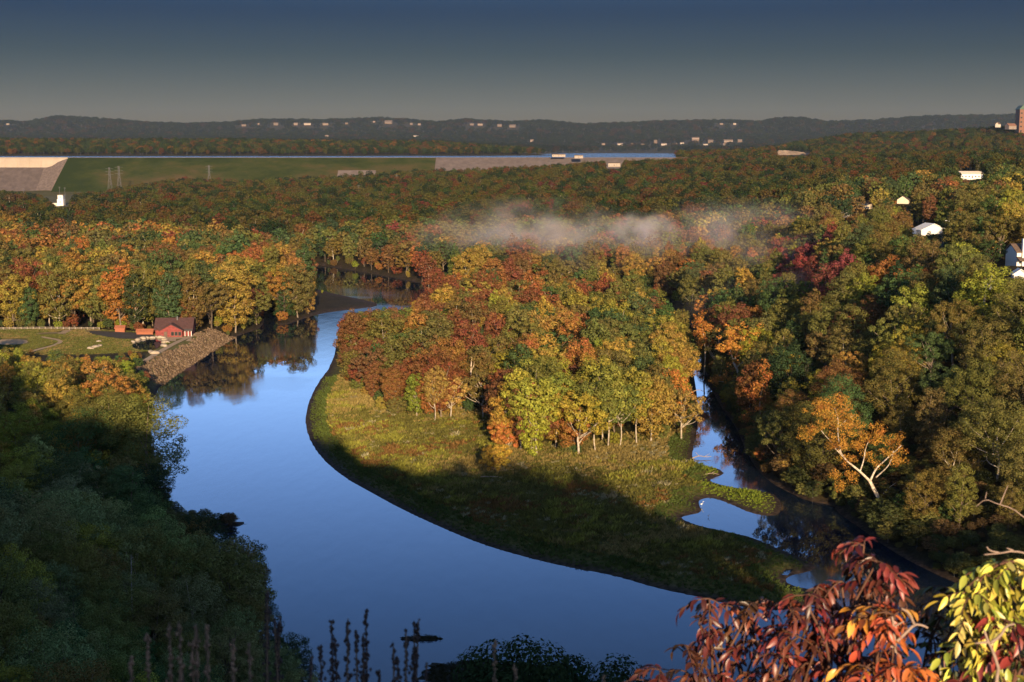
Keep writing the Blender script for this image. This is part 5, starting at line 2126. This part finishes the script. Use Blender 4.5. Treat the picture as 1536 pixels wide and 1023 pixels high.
sumac('sumac', 'tallest red sumac with one upright crimson plume at its top',
      [(1296, 818, 3.75), (1282, 838, 3.8), (1316, 842, 3.7), (1262, 872, 3.8), (1300, 872, 3.75), (1336, 868, 3.7), (1246, 902, 3.8), (1286, 908, 3.7), (1322, 905, 3.75),
       (1268, 940, 3.7), (1300, 945, 3.8), (1252, 972, 3.8), (1290, 985, 3.7), (1330, 985, 3.75), (1232, 940, 3.75), (1272, 1015, 3.7), (1320, 1020, 3.7)], groundpt(1290, 3.8), RED + [DRK[1]], 1, .044)
sumac('sumac', 'low dark red sumac spreading farthest over the river',
      [(1064, 898, 3.9), (1090, 908, 3.95), (1048, 935, 3.9), (1082, 945, 3.9), (1120, 930, 3.95), (1132, 905, 3.9), (1028, 968, 3.9), (1066, 975, 3.9), (1106, 970, 3.95), (1140, 962, 3.9),
       (990, 1005, 3.9), (1030, 1008, 3.9), (1072, 1012, 3.9), (1112, 1008, 3.9), (1150, 1000, 3.9), (965, 1020, 3.9)], groundpt(1080, 4.0), DRK + [RED[2], RED[3]], 2, .040)
sumac('sumac', 'bushy brownish red sumac between the tall plume and the dark low one',
      [(1204, 893, 3.7), (1226, 880, 3.75), (1186, 912, 3.7), (1214, 925, 3.7), (1170, 940, 3.75), (1198, 955, 3.7), (1226, 965, 3.7), (1176, 985, 3.7), (1208, 995, 3.7), (1240, 1008, 3.7), (1180, 1018, 3.7),
       (1150, 1018, 3.7)], groundpt(1200, 3.8), RED + DRK[:2], 3, .042)
sumac('sumac', 'small bright orange sumac spray beside bare twigs', [(1330, 918, 3.55), (1342, 922, 3.55), (1322, 926, 3.55), (1300, 1000, 3.5), (1352, 1000, 3.5)], groundpt(1345, 3.6), ORG, 4, .045, per=(5, 7))
sumac('sumac', 'yellow-leaved sumac glowing in the sun by the frame edge',
      [(1500, 846, 3.6), (1522, 852, 3.6), (1474, 862, 3.6), (1488, 884, 3.6), (1512, 876, 3.6), (1456, 890, 3.6), (1478, 908, 3.6), (1500, 915, 3.6), (1450, 925, 3.6), (1470, 945, 3.6), (1530, 880, 3.6),
       (1444, 968, 3.6), (1462, 982, 3.6)], groundpt(1490, 3.7), YEL, 5, .045, per=(4, 7))
sumac('sumac', 'dark green sumac filling the shade under the yellow one',
      [(1425, 885, 3.9), (1438, 905, 3.9), (1412, 925, 3.9), (1425, 950, 3.9), (1402, 965, 3.9), (1430, 985, 3.9), (1405, 1000, 3.9), (1450, 1010, 3.9), (1380, 1012, 3.9), (1490, 1000, 3.9), (1520, 960, 3.9), (1522, 1005, 3.9),
       (1470, 1015, 3.9)], groundpt(1440, 4.0), GRN + [DRK[3], DRK[1]], 6, .045)
sumac('sumac', 'scrap of rusty red sumac leaves under the yellow one at the frame edge', [(1508, 930, 3.5), (1524, 945, 3.5), (1516, 970, 3.5), (1532, 990, 3.5)], groundpt(1525, 3.6), RED[:2] + ORG[2:], 7, .055, per=(3, 5))

M_TWIG = plain('pale_twig', (.30, .215, .165), .85, .3, 20.0)


def twig(label, runs, root, r0=.006):
    R = Vector(root)
    mb = MB()
    first = True
    for run in runs:
        P = [at_d(*q) - R for q in run]
        if first:
            P = [Vector((0, 0, -.2))] + P
            first = False
        p = smooth_line(P, 1)
        mb.tube(p, taper(len(p), r0, r0 * .45), 6)
        r0 *= .85
    o = mb.build('bare_shrub', M_TWIG, None, True)
    o.location = root
    tag(o, label, 'bare twigs', 'shrubs at the viewpoint edge')


twig('forked pale bare twigs beside the orange sumac spray', [
    [(1345, 990, 3.5), (1342, 965, 3.5), (1340, 935, 3.5), (1338, 925, 3.5)], [(1342, 965, 3.5), (1358, 950, 3.5), (1372, 936, 3.5), (1384, 938, 3.5), (1392, 942, 3.5)],
    [(1372, 938, 3.5), (1364, 920, 3.5), (1352, 912, 3.5)], [(1343, 972, 3.5), (1328, 966, 3.5), (1318, 962, 3.5)], [(1341, 940, 3.5), (1356, 932, 3.5)]], groundpt(1345, 3.5))
twig('bare pale twig reaching in above the yellow sumac', [
    [(1545, 960, 3.4), (1560, 880, 3.4), (1548, 832, 3.4), (1520, 826, 3.4), (1500, 830, 3.4), (1476, 832, 3.4)], [(1498, 829, 3.4), (1484, 826, 3.4), (1480, 820, 3.4)], [(1520, 826, 3.4), (1510, 822, 3.4)]], groundpt(1560, 3.4), .0036)
twig('forked pale twig crossing the rusty leaves under the yellow sumac', [
    [(1500, 1010, 3.45), (1490, 978, 3.45), (1482, 962, 3.45), (1476, 945, 3.45)], [(1486, 964, 3.45), (1500, 955, 3.45), (1510, 938, 3.45), (1522, 936, 3.45)], [(1484, 963, 3.45), (1462, 965, 3.45)]], groundpt(1490, 3.5))
twig('brown bare branch with bud clusters at the frame edge above the sumac', [
    [(1590, 900, 4.4), (1570, 800, 4.4), (1536, 776, 4.4), (1518, 762, 4.4), (1496, 756, 4.4), (1478, 748, 4.4), (1464, 760, 4.4)], [(1500, 757, 4.4), (1506, 742, 4.4), (1512, 728, 4.4)], [(1478, 748, 4.4), (1480, 738, 4.4)]], groundpt(1580, 4.4), .0026)

# ------------------------------------------------------------------ seed stalks, out of focus
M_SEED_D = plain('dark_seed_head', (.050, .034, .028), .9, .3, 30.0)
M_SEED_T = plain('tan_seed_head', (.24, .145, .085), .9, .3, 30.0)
M_STALK = plain('dry_stalk', (.13, .085, .05), .9, .2, 30.0)


def stalk(px, ytop, d, mat, label, group, seed, head=.34, wid=.010, lean=.0):
    rng = np.random.default_rng(seed)
    T = at_d(px, ytop, d)
    x = T.x - lean
    g = gz(x, d)
    H = T.z - g
    r = empty('seed_stalk', (x, d, g))
    tag(r, label, 'weed stalk', group)
    pts = [Vector((0, 0, -.1)), Vector((lean * .3, rng.normal() * .02, H * .5)), Vector((lean, 0, H))]
    p = smooth_line(pts, 2)
    MB().tube(p, taper(len(p), .004, .0015), 5).build('stem', M_STALK, r, True)
    mb = MB()
    V, Tt, nv = [], [], 0
    h0 = H - head
    for _ in range(int(head * 330)):
        t = rng.random()
        z = h0 + head * t
        q = z / H
        a = rng.uniform(0, 2 * PI)
        rr = wid * (1 - .55 * t) * rng.uniform(.2, 1.0) * (1 + .5 * math.sin(t * 40 + seed))
        c = np.array([lean * q * q + math.cos(a) * rr, math.sin(a) * rr, z])
        s = wid * .42 * rng.uniform(.6, 1.2)
        oc = np.array([(1, 0, 0), (-1, 0, 0), (0, 1, 0), (0, -1, 0), (0, 0, 1.5), (0, 0, -1.5)]) * s
        V.append(oc + c)
        Tt += [(nv + i, nv + j, nv + k) for i, j, k in ((0, 2, 4), (2, 1, 4), (1, 3, 4), (3, 0, 4), (2, 0, 5), (1, 2, 5), (3, 1, 5), (0, 3, 5))]
        nv += 6
    link('seed_head', mesh_np('seed_head', np.concatenate(V), None, [mat], tris=Tt), r)


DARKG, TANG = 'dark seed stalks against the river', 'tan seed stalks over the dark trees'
W_ = [(196, 985, 'T'), (221, 950, 'T'), (254, 934, 'T'), (268, 932, 'T'), (294, 936, 'T'), (310, 938, 'T'), (288, 965, 'T'), (349, 958, 'T'), (374, 965, 'T'),
      (401, 885, 'D'), (412, 930, 'D'), (420, 925, 'D'), (480, 970, 'D'), (497, 932, 'D'), (503, 960, 'D'), (522, 928, 'D'), (534, 946, 'D'), (549, 916, 'D'), (545, 950, 'D'),
      (569, 1006, 'D'), (590, 965, 'D'), (596, 985, 'D'), (609, 945, 'D'), (622, 935, 'D'), (628, 930, 'D'), (640, 996, 'D'), (742, 962, 'L'), (772, 998, 'L'), (905, 1014, 'L'), (468, 985, 'D')]
cnt = {'T': 0, 'D': 0}
for j, (px, yt, k) in enumerate(W_):
    if k == 'L':
        lab = {742: 'lone tan seed stalk in front of the weed-covered shoal', 772: 'short tan seed stalk in front of the dark bluff trees', 905: 'stubby tan seed stalk tip beside the red sumac'}[px]
        stalk(px, yt, 2.7, M_SEED_T, lab, None, j, .13, .008)
        continue
    cnt[k] += 1
    tall = 'tall' if yt < 935 else 'short' if yt > 960 else 'mid-height'
    if k == 'T':
        lab = f'{tall} blurred tan seed stalk, {ORD[cnt[k] - 1]} counted towards the river'
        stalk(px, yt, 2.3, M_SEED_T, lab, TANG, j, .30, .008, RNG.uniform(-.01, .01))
    else:
        where = 'at the wood edge' if px < 460 else 'before the open river' if px < 570 else 'below the weedy islet'
        lab = f'{tall} dark knobbly seed stalk {where}, {ORD[cnt[k] - 1]} from the shaded trees'
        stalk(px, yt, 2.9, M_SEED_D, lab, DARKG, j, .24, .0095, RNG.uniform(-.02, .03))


# ------------------------------------------------------------------ air
def volume_mat(name, dens, col, aniso=0.0, puff=False, seed=0):
    m, nt, out = new_mat(name)
    v = N(nt, 'ShaderNodeVolumePrincipled')
    v.inputs['Color'].default_value = (*col, 1)
    v.inputs['Density'].default_value = dens
    v.inputs['Anisotropy'].default_value = aniso
    if puff:
        tc = N(nt, 'ShaderNodeTexCoord')
        ln = N(nt, 'ShaderNodeVectorMath', operation='LENGTH')
        nt.links.new(tc.outputs['Object'], ln.inputs[0])
        fall = N(nt, 'ShaderNodeMapRange', interpolation_type='SMOOTHSTEP', ins={'From Min': .0, 'From Max': .98, 'To Min': 1.0, 'To Max': 0.0})
        nt.links.new(ln.outputs['Value'], fall.inputs['Value'])
        mp = N(nt, 'ShaderNodeMapping')
        mp.inputs['Location'].default_value = (seed, seed * .7, 0)
        mp.inputs['Scale'].default_value = (2.2, 1.6, .9)
        nt.links.new(tc.outputs['Object'], mp.inputs['Vector'])
        no = N(nt, 'ShaderNodeTexNoise', ins={'Scale': 1.4, 'Detail': 2.0, 'Roughness': .5})
        nt.links.new(mp.outputs['Vector'], no.inputs['Vector'])
        nm = N(nt, 'ShaderNodeMapRange', ins={'From Min': .40, 'From Max': .66, 'To Min': .0, 'To Max': 1.0})
        nt.links.new(no.outputs['Fac'], nm.inputs['Value'])
        a = N(nt, 'ShaderNodeMath', operation='MULTIPLY')
        nt.links.new(fall.outputs['Result'], a.inputs[0])
        nt.links.new(nm.outputs['Result'], a.inputs[1])
        b = N(nt, 'ShaderNodeMath', operation='MULTIPLY')
        b.inputs[1].default_value = dens
        nt.links.new(a.outputs['Value'], b.inputs[0])
        nt.links.new(b.outputs['Value'], v.inputs['Density'])
    nt.links.new(v.outputs['Volume'], out.inputs['Volume'])
    return m


def mist(px, py, d, rx, ry, rz, dens, seed):
    p = at_d(px, py, d)
    v, t = blob(np.random.default_rng(seed), 1, 1, 1, 3, 0.0)
    o = link('mist', mesh_np('mist', v, None, [volume_mat('mist', dens, (.97, .84, .80), .0, True, seed)], tris=t, smooth=True), None, p)
    o.scale = (rx, ry, rz)
    tag(o, kind='stuff')


mist(795, 340, 740, 66, 80, 20, .012, 3)
mist(850, 352, 720, 46, 60, 15, .013, 7)
mist(966, 346, 740, 28, 50, 13, .042, 11)
mist(930, 372, 670, 70, 60, 16, .006, 12)
mist(1110, 352, 700, 70, 70, 24, .010, 15)
mist(715, 354, 740, 50, 60, 17, .008, 16)
mist(1190, 410, 580, 50, 60, 22, .013, 23)
mist(1235, 460, 470, 26, 40, 18, .024, 19)
mist(1130, 470, 500, 36, 40, 16, .008, 21)

hz = MB().box(-7000, 7000, -400, 11500, -5, 420).build('haze', volume_mat('haze', 1.35e-5, (.68, .83, 1.0)))
tag(hz, kind='stuff')

# ------------------------------------------------------------------ light, sky, camera
SUN_EL = math.radians(13)
AZ_DX = -.12                       # light travels towards +y and a little to -x
hx, hy = AZ_DX, 1.0
hl = math.hypot(hx, hy)
hx, hy = hx / hl, hy / hl
ld = Vector((hx * math.cos(SUN_EL), hy * math.cos(SUN_EL), -math.sin(SUN_EL)))
sl = bpy.data.lights.new('sun', 'SUN')
sl.energy = 5.0
sl.angle = math.radians(.5)
sl.color = (1.0, .75, .46)
so = bpy.data.objects.new('sun', sl)
COL.objects.link(so)
so.rotation_euler = ld.to_track_quat('-Z', 'Y').to_euler()

w = bpy.data.worlds.new('World')
SC.world = w
w.use_nodes = True
nt = w.node_tree
nt.nodes.clear()
wo = nt.nodes.new('ShaderNodeOutputWorld')
bg = nt.nodes.new('ShaderNodeBackground')
sk = nt.nodes.new('ShaderNodeTexSky')
sk.sky_type = 'NISHITA'
sk.sun_disc = False
sk.sun_elevation = SUN_EL
sk.sun_rotation = math.atan2(-hx, -hy)
sk.altitude = 250
sk.dust_density = .6
sk.ozone_density = 2.0
tc = nt.nodes.new('ShaderNodeTexCoord')
sx = nt.nodes.new('ShaderNodeSeparateXYZ')
nt.links.new(tc.outputs['Generated'], sx.inputs[0])
rp = ramp(nt, [(0.0, (.070, .056, .058)), (.035, (.050, .047, .056)), (.07, (.021, .027, .038)), (.10, (.0095, .0185, .038)), (.12, (.017, .030, .058)), (.165, (.68, .78, 1.14)), (.22, (.60, .70, 1.04)), (.33, (.36, .47, .72)), (.45, (.30, .32, .38)), (.7, (.30, .30, .32))])
nt.links.new(sx.outputs['Z'], rp.inputs['Fac'])
mx = nt.nodes.new('ShaderNodeMix')
mx.data_type = 'RGBA'
mx.blend_type = 'MULTIPLY'
mx.inputs[0].default_value = 1
nt.links.new(sk.outputs['Color'], mx.inputs[6])
nt.links.new(rp.outputs['Color'], mx.inputs[7])
sc2 = nt.nodes.new('ShaderNodeVectorMath')
sc2.operation = 'SCALE'
sc2.inputs['Scale'].default_value = 2.0
nt.links.new(mx.outputs[2], sc2.inputs[0])
nt.links.new(sc2.outputs[0], bg.inputs['Color'])
bg.inputs['Strength'].default_value = .105
nt.links.new(bg.outputs['Background'], wo.inputs['Surface'])

cam = bpy.data.cameras.new('camera')
cam.sensor_width = 36
cam.lens = F / 1536 * 36
cam.clip_start = .05
cam.clip_end = 30000
cam.dof.use_dof = True
cam.dof.focus_distance = 250
cam.dof.aperture_fstop = 9
co = bpy.data.objects.new('camera', cam)
COL.objects.link(co)
co.location = (0, 0, CAMZ)
co.rotation_euler = (PI / 2 - TH, 0, 0)
SC.camera = co
vs = SC.view_settings
vs.view_transform = 'Standard'
vs.look = 'None'
vs.exposure = .85
vs.gamma = 1
SC.cycles.volume_step_rate = 1.0
SC.cycles.volume_max_steps = 256
SC.cycles.max_bounces = 6
SC.cycles.volume_bounces = 0
SC.cycles.use_denoising = True
